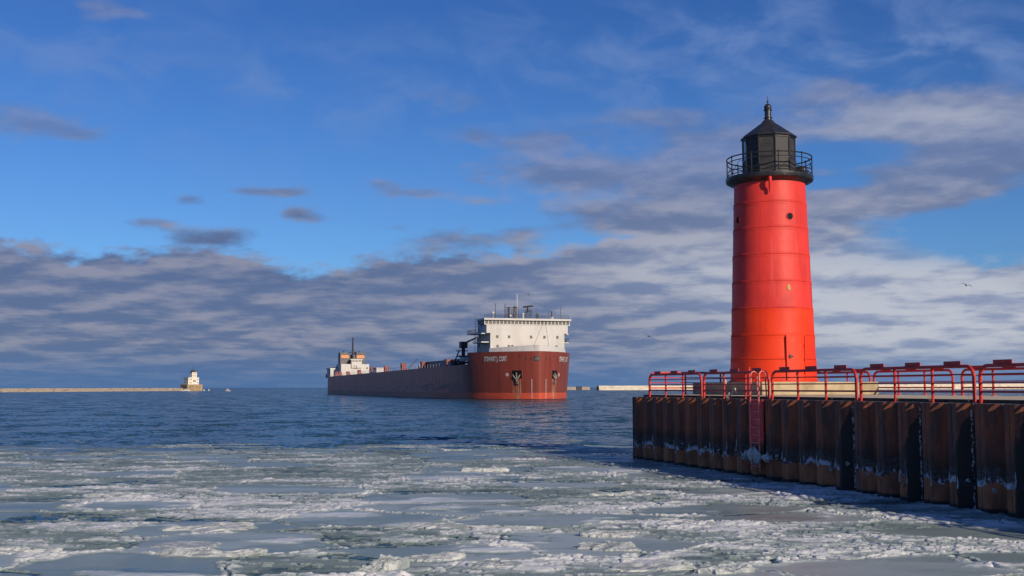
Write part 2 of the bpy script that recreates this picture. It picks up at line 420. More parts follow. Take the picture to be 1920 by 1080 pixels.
# ------------------------------------------------------------------ mesh helpers
class MB:
    def __init__(s): s.v, s.f, s.mi, s.mats = [], [], [], []
    def _m(s, m):
        if m is None: return 0
        if m not in s.mats: s.mats.append(m)
        return s.mats.index(m)
    def add(s, vs, fs, m=None):
        o = len(s.v); s.v += [tuple(v) for v in vs]
        k = s._m(m)
        for f in fs: s.f.append(tuple(i + o for i in f)); s.mi.append(k)
        return s
    def box(s, lo, hi, m=None, rot=0.0, piv=(0, 0)):
        x0, y0, z0 = lo; x1, y1, z1 = hi
        vs = [(x0, y0, z0), (x1, y0, z0), (x1, y1, z0), (x0, y1, z0), (x0, y0, z1), (x1, y0, z1), (x1, y1, z1), (x0, y1, z1)]
        if rot:
            c, q = math.cos(rot), math.sin(rot)
            vs = [(piv[0] + (x - piv[0]) * c - (y - piv[1]) * q, piv[1] + (x - piv[0]) * q + (y - piv[1]) * c, z) for x, y, z in vs]
        return s.add(vs, [(0, 3, 2, 1), (4, 5, 6, 7), (0, 1, 5, 4), (1, 2, 6, 5), (2, 3, 7, 6), (3, 0, 4, 7)], m)
    def tube(s, pts, r, n=8, m=None, closed=False):
        pts = [Vector(p) for p in pts]
        N = len(pts); vs = []; fs = []
        up0 = None
        for i, p in enumerate(pts):
            if closed: t = pts[(i + 1) % N] - pts[i - 1]
            elif i == 0: t = pts[1] - p
            elif i == N - 1: t = p - pts[-2]
            else: t = (pts[i + 1] - p).normalized() + (p - pts[i - 1]).normalized()
            t = t.normalized()
            if up0 is None:
                up0 = Vector((0, 0, 1)) if abs(t.z) < .9 else Vector((1, 0, 0))
            a = t.cross(up0)
            if a.length < 1e-4: a = t.orthogonal()
            a.normalize(); bb = a.cross(t).normalized(); up0 = bb
            rr = r[i] if isinstance(r, (list, tuple)) else r
            for k in range(n):
                th = 2 * PI * k / n
                vs.append(p + a * math.cos(th) * rr + bb * math.sin(th) * rr)
        rng = N if closed else N - 1
        for i in range(rng):
            for k in range(n):
                j = (i + 1) % N
                fs.append((i * n + k, i * n + (k + 1) % n, j * n + (k + 1) % n, j * n + k))
        if not closed:
            fs.append(tuple(range(n))[::-1]); fs.append(tuple((N - 1) * n + k for k in range(n)))
        return s.add(vs, fs, m)
    def lathe(s, prof, n=32, m=None, c=(0, 0), ph=0.0, cap=True):
        vs, fs = [], []
        for r, z in prof:
            for k in range(n):
                t = 2 * PI * k / n + ph
                vs.append((c[0] + r * math.cos(t), c[1] + r * math.sin(t), z))
        for i in range(len(prof) - 1):
            for k in range(n):
                fs.append((i * n + k, i * n + (k + 1) % n, (i + 1) * n + (k + 1) % n, (i + 1) * n + k))
        if cap:
            fs.append(tuple(range(n))[::-1]); fs.append(tuple((len(prof) - 1) * n + k for k in range(n)))
        return s.add(vs, fs, m)
    def prism(s, poly, z0, z1, m=None):
        n = len(poly)
        vs = [(x, y, z0) for x, y in poly] + [(x, y, z1) for x, y in poly]
        fs = [tuple(range(n))[::-1], tuple(range(n, 2 * n))] + [(i, (i + 1) % n, n + (i + 1) % n, n + i) for i in range(n)]
        return s.add(vs, fs, m)
    def build(s, name, mat=None, parent=None, smooth=False, loc=None, rotz=0.0, bevel=0.0):
        me = bpy.data.meshes.new(name)
        me.from_pydata(s.v, [], s.f)
        if mat is not None: me.materials.append(mat)
        else:
            for k in s.mats: me.materials.append(k)
            me.polygons.foreach_set('material_index', s.mi)
        me.validate(); me.update()
        o = bpy.data.objects.new(name, me); C.objects.link(o)
        if parent is not None: o.parent = parent
        if loc is not None: o.location = loc
        o.rotation_euler = (0, 0, rotz)
        if smooth:
            me.polygons.foreach_set('use_smooth', [True] * len(me.polygons))
            me.set_sharp_from_angle(angle=R(32))
        if bevel:
            bv = o.modifiers.new('bevel', 'BEVEL'); bv.width = bevel; bv.segments = 2; bv.limit_method = 'ANGLE'
        return o

def tag(o, label=None, cat=None, group=None, kind=None):
    if label: o['label'] = label
    if cat: o['category'] = cat
    if group: o['group'] = group
    if kind: o['kind'] = kind
    return o
def empty(name, loc=(0, 0, 0), rz=0.0):
    o = bpy.data.objects.new(name, None); C.objects.link(o)
    o.location = loc; o.rotation_euler = (0, 0, rz); o.empty_display_size = .2
    return o
def copy_tree(o, parent=None):
    c = o.copy(); C.objects.link(c); c.parent = parent
    for ch in list(o.children):
        copy_tree(ch, c)
    return c

# numpy value noise
def vnoise(x, y, seed=0):
    xi = np.floor(x).astype(np.int64); yi = np.floor(y).astype(np.int64)
    fx = x - xi; fy = y - yi
    fx = fx * fx * (3 - 2 * fx); fy = fy * fy * (3 - 2 * fy)
    def h(a, b):
        n = (a * 374761393 + b * 668265263 + seed * 2147483647) & 0xffffffff
        n = ((n ^ (n >> 13)) * 1274126177) & 0xffffffff
        n = (n ^ (n >> 16)) & 0xffffffff
        return n / 4294967295.0
    return (h(xi, yi) * (1 - fx) + h(xi + 1, yi) * fx) * (1 - fy) + (h(xi, yi + 1) * (1 - fx) + h(xi + 1, yi + 1) * fx) * fy
def fbm(x, y, seed=0, o=4, g=.5):
    a = 1.0; t = 0; s = 0
    for i in range(o):
        t = t + a * vnoise(x, y, seed + i * 17); s += a
        a *= g; x = x * 2.03 + 5.1; y = y * 2.03 - 3.7
    return t / s
def rnd(a, b, seed):
    n = (a * 374761393 + b * 668265263 + seed * 1442695041) & 0xffffffff
    n = ((n ^ (n >> 13)) * 1274126177) & 0xffffffff
    n = ((n ^ (n >> 15)) * 2246822519) & 0xffffffff
    return ((n ^ (n >> 16)) & 0xffffffff) / 4294967295.0
def voronoi(x, y, sx, sy, seed):
    """F1, F2, cell ids, offset from the nearest seed"""
    u, v = x / sx, y / sy
    iu, iv = np.floor(u).astype(np.int64), np.floor(v).astype(np.int64)
    f1 = np.full(u.shape, 9.0); f2 = np.full(u.shape, 9.0)
    ca = np.zeros(u.shape, np.int64); cb = np.zeros(u.shape, np.int64)
    ox = np.zeros(u.shape); oy = np.zeros(u.shape)
    for a in (-1, 0, 1):
        for b in (-1, 0, 1):
            p, q = iu + a, iv + b
            dx = p + .1 + .8 * rnd(p, q, seed) - u; dy = q + .1 + .8 * rnd(p, q, seed + 7) - v
            d = np.sqrt(dx * dx + dy * dy)
            cl = d < f1
            f2 = np.where(cl, f1, np.minimum(f2, d))
            ca = np.where(cl, p, ca); cb = np.where(cl, q, cb)
            ox = np.where(cl, -dx, ox); oy = np.where(cl, -dy, oy)
            f1 = np.where(cl, d, f1)
    return f1, f2, ca, cb, ox, oy
def sst(x, a, b):
    t = np.clip((x - a) / (b - a), 0, 1)
    return t * t * (3 - 2 * t)

def grid_mesh(name, X, Y, Z, mat, attrs=None):
    r, c = X.shape
    me = bpy.data.meshes.new(name)
    co = np.stack([X, Y, Z], -1).reshape(-1, 3).astype(np.float32)
    idx = np.arange(r * c).reshape(r, c)
    q = np.stack([idx[:-1, :-1], idx[:-1, 1:], idx[1:, 1:], idx[1:, :-1]], -1).reshape(-1, 4)
    me.vertices.add(len(co)); me.vertices.foreach_set('co', co.ravel())
    me.loops.add(q.size); me.loops.foreach_set('vertex_index', q.ravel().astype(np.int32))
    me.polygons.add(len(q)); me.polygons.foreach_set('loop_start', np.arange(0, q.size, 4, dtype=np.int32))
    me.update(calc_edges=True)
    me.polygons.foreach_set('use_smooth', np.ones(len(q), bool))
    for k, a in (attrs or {}).items():
        at = me.attributes.new(k, 'FLOAT', 'POINT'); at.data.foreach_set('value', a.astype(np.float32).ravel())
    me.materials.append(mat)
    o = bpy.data.objects.new(name, me); C.objects.link(o)
    return o

# ------------------------------------------------------------------ lake
rows = 760
yy = 1.0 / np.linspace(1 / 55.0, 1 / 5000.0, rows)
cc = np.linspace(-1, 1, 900)
Yg = np.repeat(yy[:, None], 900, 1)
Xg = cc[None, :] * (0.56 * Yg + 26)
amp = 0.055 * sst(Yg, 55, 75) * (1 - sst(Yg, 700, 2500))
Zg = amp * ((vnoise(Xg / 1.1, Yg / .7, 3) - .5) * 1.0 + (vnoise(Xg / 2.7 + 9, Yg / 1.6, 5) - .5) * 1.7 + (vnoise(Xg / .5, Yg / .35, 8) - .5) * .6)
# stitch a wide flat sheet in front, behind, left, right and out to the horizon
water = grid_mesh('water', Xg, Yg, Zg, M['water'])
tag(water, kind='structure')
FAR = 60000.0
mb = MB()
e0 = 0.56 * 55 + 26; e1 = 0.56 * 5000 + 26
mb.add([(-FAR, -FAR, 0), (FAR, -FAR, 0), (FAR, 55, 0), (-FAR, 55, 0)], [(0, 1, 2, 3)])
mb.add([(-FAR, 55, 0), (-e0, 55, 0), (-e1, 5000, 0), (-FAR, 5000, 0)], [(0, 1, 2, 3)])
mb.add([(e0, 55, 0), (FAR, 55, 0), (FAR, 5000, 0), (e1, 5000, 0)], [(0, 1, 2, 3)])
mb.add([(-FAR, 5000, 0), (FAR, 5000, 0), (FAR, FAR, 0), (-FAR, FAR, 0)], [(0, 1, 2, 3)])
tag(mb.build('lake_surface', M['water']), kind='structure')

# ------------------------------------------------------------------ pack ice
A = Vector((5.8404, 55.958, 0.0))
U = Vector((0.27989, -0.96003, 0.0))           # along the pier wall towards the viewer
N = Vector((0.96003, 0.27989, 0.0))            # landward
PIER_ROT = math.atan2(N.y, N.x)
def P3(s, w, z=0.0):
    p = A + U * s + N * w
    return (p.x, p.y, z)

rows, cols = 620, 1500
yy = 1.0 / np.linspace(1 / 15.0, 1 / 80.0, rows)
cc = np.linspace(-1, 1, cols)
Y = np.repeat(yy[:, None], cols, 1)
X = cc[None, :] * (0.47 * Y + 5.0)
swirl = fbm(X * .09, Y * .09, 41, 3)
ang = (swirl - .5) * 1.6 + .10
Xr = X * np.cos(ang[0, 0] * 0) ; Yr = Y
wx = X + 1.1 * (fbm(X * .45, Y * .55, 1, 4) - .5) * 2
wy = Y + 0.8 * (fbm(X * .45 + 40, Y * .55, 2, 4) - .5) * 2 + X * .05
f1, f2, ca, cb, ox, oy = voronoi(wx, wy, 4.2, 2.6, 11)
edge = f2 - f1
r1 = rnd(ca, cb, 3); r2 = rnd(ca, cb, 5); r3 = rnd(ca, cb, 6)
big = fbm(X * .10, Y * .16, 21, 4)
smooth = (r1 < .42).astype(float) * sst(edge, .05, .12)
h = np.full(X.shape, .012)
w = np.full(X.shape, .26)
# broken brash, cells drawn out across the drift
bx = X + .25 * (fbm(X * 1.6, Y * 1.6, 4, 3) - .5) * 2
by = Y + .18 * (fbm(X * 1.6 + 9, Y * 1.6, 6, 3) - .5) * 2 + X * .12
g1, g2, ga, gb, gx, gy = voronoi(bx, by, .80, .34, 23)
q1 = rnd(ga, gb, 31); q2 = rnd(ga, gb, 32); q3 = rnd(ga, gb, 33)
bandn = fbm(X * .28, Y * .62 + X * .05, 51, 5, .55)
white_zone = sst(bandn + (big - .5) * .5 + .10 * np.exp(-((X - 5.0 + (Y - 32) * .05) / 4.5) ** 2 - ((Y - 33) / 9) ** 2), .50, .68)  # last term adds white churned ice, painting in sunlit brightness by the pier
piece = sst(g2 - g1, .03, .12)
raise_ = np.clip((q1 - (.86 - .52 * white_zone)) / .3, 0, 1)
hb = piece * raise_ * (.010 + .032 * q2 * q2) + piece * raise_ * (gx * (q2 - .5) * .08 + gy * (q3 - .35) * .10)
wb = piece * raise_ * (.16 + .50 * q3)
k1, k2, ka, kb, kx, ky = voronoi(X + .08 * fbm(X * 5, Y * 5, 8, 2), Y + X * .1, .24, .12, 29)
t1 = rnd(ka, kb, 41); t2 = rnd(ka, kb, 42)
tp = sst(k2 - k1, .05, .2) * (t1 > .84 - .40 * white_zone)
hb = np.maximum(hb, tp * (.012 + .03 * t2)); wb = np.maximum(wb, tp * (.22 + .5 * t2) * (.40 + .6 * white_zone))
notsm = 1 - smooth
h = h + hb * notsm
w = w + wb * notsm + (white_zone * .14 + .04 + (fbm(X * 1.2, Y * 2.2, 61, 5) - .5) * .5 + (r3 - .5) * .16) * notsm
# smooth young plates and their crushed rims
h = h + smooth * (.008 + .014 * r2)
w = w * (1 - smooth) + smooth * (.34 + .22 * r3 + (fbm(X * .6, Y * 1.0, 71, 4) - .5) * .20)
rim = sst(edge, .0, .03) * (1 - sst(edge, .05, .13)) * sst(fbm(X * .7, Y * .9, 77, 4), .47, .60)
h = h + rim * (.012 + .045 * fbm(X * 5, Y * 6, 79, 3)); w = w + rim * .42
# snow-crusted rafts: long pale strips
raft = sst(fbm(X * .42 + 3, Y * .95 - X * .10, 91, 6, .55), .61, .70)
h = h + raft * (.010 + .035 * fbm(X * 3.0, Y * 4.0, 93, 4)); w = w + raft * (.34 + .2 * fbm(X * 2.5, Y * 5, 95, 3))
# dark cracks and leads
crack = 1 - sst(edge, .004, .035)
lead = sst(fbm(X * .22 + 70, Y * .5, 99, 4), .58, .66) * (1 - raft)
h = h - crack * .035 - lead * .014 * (1 - piece * raise_)
w = w - crack * .26 - lead * .20 * (1 - piece * raise_)
# the pack thins out at its far edge
eg = 68.0 + 4.5 * (fbm(X * .08, X * 0 + 3.3, 101, 4) - .5) * 2 + 11.0 * (fbm(X * .25, Y * .6, 103, 4) - .5) * 2
out_ = sst(Y, eg - 2.0, eg + 3.0)
thin = sst(Y, eg - 22, eg + 2)
w = w * (1 - .45 * thin)
h = h * (1 - .35 * thin) - thin * .008 - out_ * .22
h = h + (fbm(X * 7, Y * 7, 111, 3) - .5) * .010 * (1 - smooth)
w = w - .16 * sst(fbm(X * .33 + 11, Y * .6 + 5, 131, 5), .52, .66) * (1 - rim)
s_attr = np.clip(smooth * .9 * (1 - rim), 0, 1)
pack = grid_mesh('pack_ice', X, Y, h, M['ice'], {'whiteness': np.clip(w, 0, 1.2), 'smoothness': s_attr})
tag(pack, 'broken grey and white pack ice covering the near water', 'ice', kind='stuff')
# wider, coarser pack ice to both sides and behind the viewer
def coarse(x0, x1, y0, y1, n, mname='pack_ice'):
    xs = np.linspace(x0, x1, n); ys = np.linspace(y0, y1, n)
    XX, YY = np.meshgrid(xs, ys)
    f1, f2, a, b, _, _ = voronoi(XX + fbm(XX, YY, 1, 3), YY, 1.6, .9, 5)
    ww = .25 + .5 * rnd(a, b, 9) * fbm(XX * .3, YY * .6, 4, 4)
    hh = .01 + .05 * rnd(a, b, 9) * sst(f2 - f1, .02, .12) - .03 * (1 - sst(f2 - f1, .01, .05))
    return XX, YY, hh, ww
XX, YY, hh, ww = coarse(-34, 12, -22, 15.0, 420)
o = grid_mesh('pack_ice', XX, YY, hh, M['ice'], {'whiteness': ww, 'smoothness': ww * 0 + .2})
tag(o, 'loose pack ice closest to the camera', 'ice', kind='stuff')

# single slabs that stand out of the pack
def slab(name, x, y, L, Wd, H, rot, label, tilt=(0, 0), seed=1, jag=.25, lump=0.0):
    rs = random.Random(seed)
    n = 58
    ph = [rs.uniform(0, 6.28) for _ in range(8)]
    ring = []
    for i in range(n):
        t = 2 * PI * i / n
        rr = 1 + jag * (.5 * math.sin(2 * t + ph[0]) + .38 * math.sin(3 * t + ph[1]) + .34 * math.sin(5 * t + ph[2]) + .28 * math.sin(8 * t + ph[3]) + .22 * math.sin(13 * t + ph[4])) + rs.uniform(-.08, .08)
        c, s_ = math.cos(t), math.sin(t)
        sq = 1 / max(abs(c) ** 3 + abs(s_) ** 3, .2) ** (1 / 3)
        ring.append((L / 2 * c * rr * sq, Wd / 2 * s_ * rr * sq))
    vs, fs = [], []
    levels = [(-.10, .93), (.0, 1.0), (H * .45, 1.01), (H * .80, .99), (H, .93), (H, .80), (H, .66), (H, .52), (H, .38), (H, .22)]
    for li, (z, k) in enumerate(levels):
        for i, (a, b) in enumerate(ring):
            j = .02 if li else 0
            dzz = 0
            if li >= 2:
                ap, bp_ = np.array([a * k * 2.4 + seed]), np.array([b * k * 3.6 + seed])
                dzz = (vnoise(ap, bp_, seed)[0] - .5) * (.55 * H + lump) + (vnoise(ap * 2.9, bp_ * 2.9, seed + 3)[0] - .5) * (.35 * H + lump * .6) + (vnoise(ap * 7, bp_ * 6, seed + 4)[0] - .5) * .30 * H
            vs.append((a * k + rs.uniform(-j, j), b * k + rs.uniform(-j, j), z + dzz + tilt[0] * a * k + tilt[1] * b * k))
    m = len(levels)
    for l in range(m - 1):
        for i in range(n):
            fs.append((l * n + i, l * n + (i + 1) % n, (l + 1) * n + (i + 1) % n, (l + 1) * n + i))
    vs.append((0, 0, H)); c = len(vs) - 1
    for i in range(n): fs.append(((m - 1) * n + i, (m - 1) * n + (i + 1) % n, c))
    o = MB().add(vs, fs).build(name, M['floe'], loc=(x, y, .012), rotz=rot)
    tag(o, label, 'ice floe', 'ice floes standing out of the pack')
    return o
F = [
 (-4.6+3.5, 46.9, 1.75, .9, .17, 0.02, 'flat cream slab with stepped sides alone in the middle distance', (0, 0), 3, .10, 0),
 (-2.33, 21.9, .62, .42, .20, .5, 'thick upright rounded ice lump at the bottom edge left of centre', (.12, .1), 5, .2, .06),
 (-2.62, 21.1, .60, .34, .14, .7, 'low rough ice lump leaning on the upright lump at the bottom edge', (.05, .1), 6, .3, .08),
 (-1.52, 23.0, 1.02, .55, .09, .16, 'tilted thin wedge of ice pointing right beside the smooth blue plate', (.04, .06), 8, .22, .02),
 (-.32, 22.1, .98, .52, .08, .05, 'oval snowy slab near the bottom centre with a low rim', (0, .03), 11, .15, .03),
 (2.18, 26.5, 1.02, .62, .10, -.06, 'long flat slab with a sunlit front edge right of centre', (-.03, .06), 13, .18, .02),
 (2.85, 27.0, .60, .28, .06, .12, 'narrow sliver of ice just right of the long sunlit slab', (0, .08), 14, .2, .01),
 (2.05, 24.4, 1.05, .62, .10, .02, 'pale double lump of ice below the long sunlit slab', (.02, .05), 17, .3, .06),
 (-8.2+.9, 28.0, 2.3, .95, .08, .22, 'largest snow crusted raft in the left foreground', (.0, .02), 19, .3, .05),
 (-8.0+1.0, 25.0, 1.35, .9, .045, .12, 'smooth grey plate with a white front lip in the left foreground', (0, .02), 20, .08, .0),
 (-6.2, 23.6, 1.9, .6, .10, -.04, 'rough crushed snow ridge at the lower left', (0, .03), 23, .35, .09),
 (-10.0, 23.9, 1.2, .5, .09, .1, 'small pile of pale ice by the left edge of the picture', (0, .05), 25, .35, .07),
 (2.55, 21.8, 1.45, .55, .07, .24, 'long curved snowy strip in the lower right', (.03, .03), 29, .25, .04),
 (3.9, 21.4, .95, .42, .11, .05, 'knobbly broken block with a lit top near the bottom right of centre', (.0, .05), 31, .3, .08),
 (4.6, 28.6, .9, .5, .07, .0, 'low white hummock out from the pier wall', (.0, .04), 37, .3, .05),
 (-.3, 27.8, 1.5, .62, .07, .02, 'broad snowy hump in the centre of the pack', (.0, .03), 41, .3, .06),
 (-1.95, 28.3, 1.7, .75, .06, -.03, 'wide low snowy hump left of the centre of the pack', (.0, .03), 43, .3, .05),
 (3.3, 36.5, 1.4, .6, .08, .05, 'white hummock beyond the sunlit slab and below the pier end', (.0, .03), 47, .3, .05),
 (-12.5, 36.5, 1.6, .8, .08, .05, 'bright lump of ice far left in the pack', (.0, .03), 53, .3, .06),
 (-3.1, 62.5, 1.3, .8, .05, .0, 'white strip of ice near the far edge of the pack', (.0, .02), 59, .25, .04),
]
for (x, y, L, Wd, H, rot, lab, tl, sd, jg, lp) in F:
    slab('ice_floe', x, y, L, Wd, H * .8, rot, lab, tl, sd, jg, lp)

# ------------------------------------------------------------------ pier
pier = empty('pier', P3(0, 0), PIER_ROT)      # local x = landward, local y = away from viewer along the wall (-s)
tag(pier, 'brown rusty sheet pile pier with concrete deck under the red lighthouse', 'pier')
PL, PW = 62.0, 9.4
CAPZ, DECKZ = 2.935, 3.04
S0 = 0.95        # the tip of the pier
mb = MB()
mb.box((.14, -PL, -1.0), (PW - .14, -.14 - S0, DECKZ - .12))
mb.box((.14, -PL, DECKZ - .12), (PW - .14, -.14 - S0, DECKZ))
mb.build('concrete_deck', M['concrete'], pier)
mb = MB()
for k in range(11):
    y1 = -.14 - S0 - k * 5.6
    mb.box((.128, y1 - 5.76, CAPZ - .4), (.136, y1, DECKZ - .004))
kb = mb.build('kerb', M['kerb'], pier)  # thin dark facing on the deck edge, shade put into its colour
mb = MB()
mb.box((-.035, -PL, CAPZ - .035), (.13, .03 - S0, CAPZ))
mb.box((.13, -.13 - S0, CAPZ - .035), (PW, .03 - S0, CAPZ))
mb.box((PW - .13, -PL, CAPZ - .035), (PW + .035, -.13 - S0, CAPZ - .001))
mb.build('cap_rail', M['cap'], pier)
MOD = 1.165
def sheet_profile():
    # (along, outward)
    return [(0, 0), (.30, 0), (.56, .0), (.585, .02)]
prof = [(0.0, .35), (.165, .35), (.172, .335), (.188, .335), (.195, .35), (.36, .35), (.385, .34), (.70, .02), (.72, .0), (.90, .0), (.915, .02), (1.14, .335), (1.165, .35)]
def pile_mesh(name, mat):
    zs = [-1.2, .0, .3, .6, .9, 1.2, 2.0, CAPZ - .004]
    mb = MB(); n = len(prof)
    vs = [(a, -o_, z) for z in zs for a, o_ in prof]     # local x along the wall, -y outward
    fs = [(l * n + i, l * n + i + 1, (l + 1) * n + i + 1, (l + 1) * n + i) for l in range(len(zs) - 1) for i in range(n - 1)]
    mb.add(vs, fs)
    # steel thickness at the top edge
    top = [(a, -o_, CAPZ - .004) for a, o_ in prof]; inn = [(a, -o_ + .016, CAPZ - .004) for a, o_ in prof]
    mb.add(top + inn, [(i, i + 1, n + i + 1, n + i) for i in range(n - 1)])
    return mb.build(name, mat)
protos = {k: pile_mesh('sheet_pile', M['pile_' + k]) for k in ('dry', 'wet')}
kinds = {15: 'wet', 18: 'wet', 20: 'wet', 22: 'wet', 4: 'dry', 30: 'wet', 37: 'wet'}
rot_w = math.atan2(U.y, U.x)
used = set()
def put_pile(kd, lx, ly, rz):
    o = protos[kd]
    if kd in used:
        o = o.copy(); C.objects.link(o)
    used.add(kd)
    o.parent = pier; o.location = (lx, ly, 0); o.rotation_euler = (0, 0, rz)
    return o
for i in range(52):
    put_pile(kinds.get(i, 'dry'), 0, -i * MOD - S0, -PI / 2)
for i in range(8):
    put_pile('dry', PW - i * MOD, -S0, PI)       # the end wall, facing away from the viewer
for i in range(16):
    put_pile('dry', PW, -(i + 1) * MOD - S0, PI / 2)
mb = MB()
mb.tube([(-.36, -S0, -1), (-.36, -S0, CAPZ)], .03, 8)
mb.box((-.37, -.01 - S0, -1), (.02, .02 - S0, CAPZ - .01))
mb.build('corner_post', M['pile_dry'], pier)
# ice frozen to the foot of the sheets
mb = MB()
rs = random.Random(4)
for i in range(40):
    s0 = i * MOD + S0
    for (a, o_, hgt, wd) in ((s0 + .02, .355, rs.uniform(.12, .5), .026), (s0 + .36, .355, rs.uniform(.10, .4), .024), (s0 + rs.uniform(.10, .30), .36, rs.uniform(.08, .16), .05), (s0 + rs.uniform(.45, .65), .22, rs.uniform(.05, .12), .08)):
        if rs.random() < .42: continue
        z0 = rs.uniform(.52, .95)
        n = 6; pts = []
        for j in range(n):
            pts.append((-o_ - .01 + rs.uniform(-.008, .008), -a + rs.uniform(-.015, .015), z0 + hgt * j / (n - 1)))
        rad = [wd * q * rs.uniform(.8, 1.15) for q in (1.0, 1.1, .8, .62, .42, .14)]
        mb.tube(pts, rad, 6)
mb.build('ice_crust', M['floe'], pier, smooth=True)['kind'] = 'stuff'

# ladder
lad = empty('ladder', P3(13.2, -.36, 0.0), rot_w)      # local x along the wall, -y outward
tag(lad, 'red steel ladder fixed to the pier wall with hoop grab rails', 'ladder')
LW = .66
bp = MB().box((-.60, -.022, .95), (.46, .004, CAPZ - .01)).box((-.60, -.05, .95), (-.47, -.022, CAPZ - .012)).box((.34, -.05, .95), (.46, -.022, CAPZ - .012))
bp.build('back_plate', M['pile_red'], lad)
for sx in (-1, 1):
    x0 = sx * LW / 2
    pts = [(x0, -.12, .28), (x0, -.12, 3.1), (x0, -.08, 3.45)]
    for t in range(0, 10):
        a = PI * t / 9
        pts.append((x0 - .35 - .28 * (t / 9) + .28, .16 - .20 * math.cos(a), 3.78 + .20 * math.sin(a)))
    pts.append((x0 - .35, .40, 3.0))
    MB().tube(pts, .028, 8).build('side_rail', M['rung'], lad, smooth=True)
for k in range(9):
    z = .45 + k * .29
    MB().tube([(-LW / 2, -.12, z), (LW / 2, -.12, z)], .024, 6).build('rung', M['rung'], lad, smooth=True)
def spray(loc, wd, zlo, zhi, n, seed, label):
    rs = random.Random(seed); mb = MB()
    for i in range(n):
        f = i / (n - 1); x = (f - .5) * wd; env = 1 - (2 * f - 1) ** 2 * .6
        top = zlo + (zhi - zlo) * (.55 + .45 * env) * rs.uniform(.8, 1.05); bot = zlo + (zhi - zlo) * rs.uniform(0, .35) * (1.4 - env)
        r0 = rs.uniform(.06, .10)
        y = rs.uniform(-.08, .04)
        pts = [(x + rs.uniform(-.03, .03) + (k - 2) * rs.uniform(-.02, .02), y, top + (bot - top) * k / 6) for k in range(7)]
        mb.tube(pts, [r0 * .35, r0 * .9, r0 * 1.15, r0, r0 * .8, r0 * .45, r0 * .1], 7)
    o = mb.build('frozen_spray', M['floe'], smooth=True, loc=loc, rotz=rot_w)
    tag(o, label, 'ice lump', 'ice frozen to the pier')
spray(P3(13.2, -.50, 0), .80, .50, 1.22, 12, 3, 'lump of frozen spray hanging round the foot of the red ladder')
spray(P3(12.42, -.42, 0), .34, .62, 1.0, 6, 4, 'smaller pale ice lump left of the foot of the red ladder')
spray(P3(13.95, -.42, 0), .40, .60, .98, 6, 5, 'smaller pale ice lump right of the foot of the red ladder')
# thin red pole behind the railing
pl = MB().tube([(0, 0, 0), (0, 0, 1.13)], .045, 10).box((-.08, -.08, 0), (.08, .08, .02)).build('post', M['fence'], smooth=True, loc=P3(11.25, .35, DECKZ))
tag(pl, 'single red steel post taller than the rails left of the ladder', 'post')

# concrete plinth
BS0, BW0 = 7.75, 2.8
mb = MB()
mb.box((BW0, -BS0, DECKZ + .004), (BW0 + 5.75, -BS0 + 6.9, 3.615))
pb = mb.build('plinth', M['block'], loc=P3(0, 0), rotz=PIER_ROT, bevel=.03)
tag(pb, 'low square concrete plinth the red lighthouse stands on', 'plinth')

# ------------------------------------------------------------------ railings
def arc_path(L, H, r, n=7):
    pts = [(0, 0, 0), (0, 0, H - r)]
    for i in range(1, n + 1):
        a = PI / 2 * i / n
        pts.append((r - r * math.cos(a), 0, H - r + r * math.sin(a)))
    for i in range(0, n + 1):
        a = PI / 2 * i / n
        pts.append((L - r + r * math.sin(a), 0, H - r + r * math.cos(a)))
    pts.append((L, 0, 0))
    return pts
def make_fence(L, H=1.03, plates=3):
    f = empty('railing_section')
    MB().tube(arc_path(L, H, .30), .052, 10).build('frame', M['fence'], f, smooth=True)
    for k in (1, 2):
        MB().tube([(L * k / 3, 0, 0), (L * k / 3, 0, H - .03)], .044, 8).build('post', M['fence'], f, smooth=True)
    MB().box((.04, -.022, .285), (L - .04, .022, .345)).build('rail', M['fence'], f)
    for z in (.56, .80):
        MB().tube([(.03, 0, z), (L - .03, 0, z)], .023, 6).build('rail', M['fence'], f, smooth=True)
    for k in range(plates):
        c = L * (k + .5) / plates
        MB().box((c - .37, -.012, H + .01), (c + .37, .012, H + .155)).build('plate', M['fence_dark'], f)
    for x in (0, L / 3, 2 * L / 3, L):
        MB().box((x - .09, -.08, .0), (x + .09, .08, .018)).build('foot', M['fence'], f)
    return f
FL, FP = 5.53, 5.79
proto = make_fence(FL)
front_labels = ['leftmost red railing section at the tip of the pier', 'red railing section with the ladder hoops at its right end',
                'red railing section in front of the lighthouse door', 'red railing section right of the concrete plinth',
                'red railing section cut by the right edge of the picture', 'red railing section near the viewer outside the picture']
for i in range(8):
    o = proto if i == 0 else copy_tree(proto)
    o.location = P3(2.0 + i * FP, .07, CAPZ + .002)
    o.rotation_euler = (0, 0, rot_w)
    tag(o, front_labels[min(i, 5)], 'railing', 'railing sections along the front of the pier')
FARW = PW - .25
far_labels = ['far side red railing section hidden behind the lighthouse', 'far side red railing section just right of the lighthouse', 'far side red railing section in the middle behind the front rails',
              'far side red railing section behind the rightmost front rails']
for i in range(7):
    o = copy_tree(proto)
    o.location = P3((.66, 6.5)[i] if i < 2 else 12.6 + (i - 2) * FP, FARW, DECKZ)
    o.rotation_euler = (0, 0, rot_w)
    tag(o, far_labels[min(i, 3)], 'railing', 'railing sections along the far side of the pier')
o = make_fence(FL, plates=0)
o.location = P3(1.72, .18, DECKZ); o.rotation_euler = (0, 0, PIER_ROT)
tag(o, 'red railing section closing the tip of the pier crosswise', 'railing', 'railing sections along the tip of the pier')

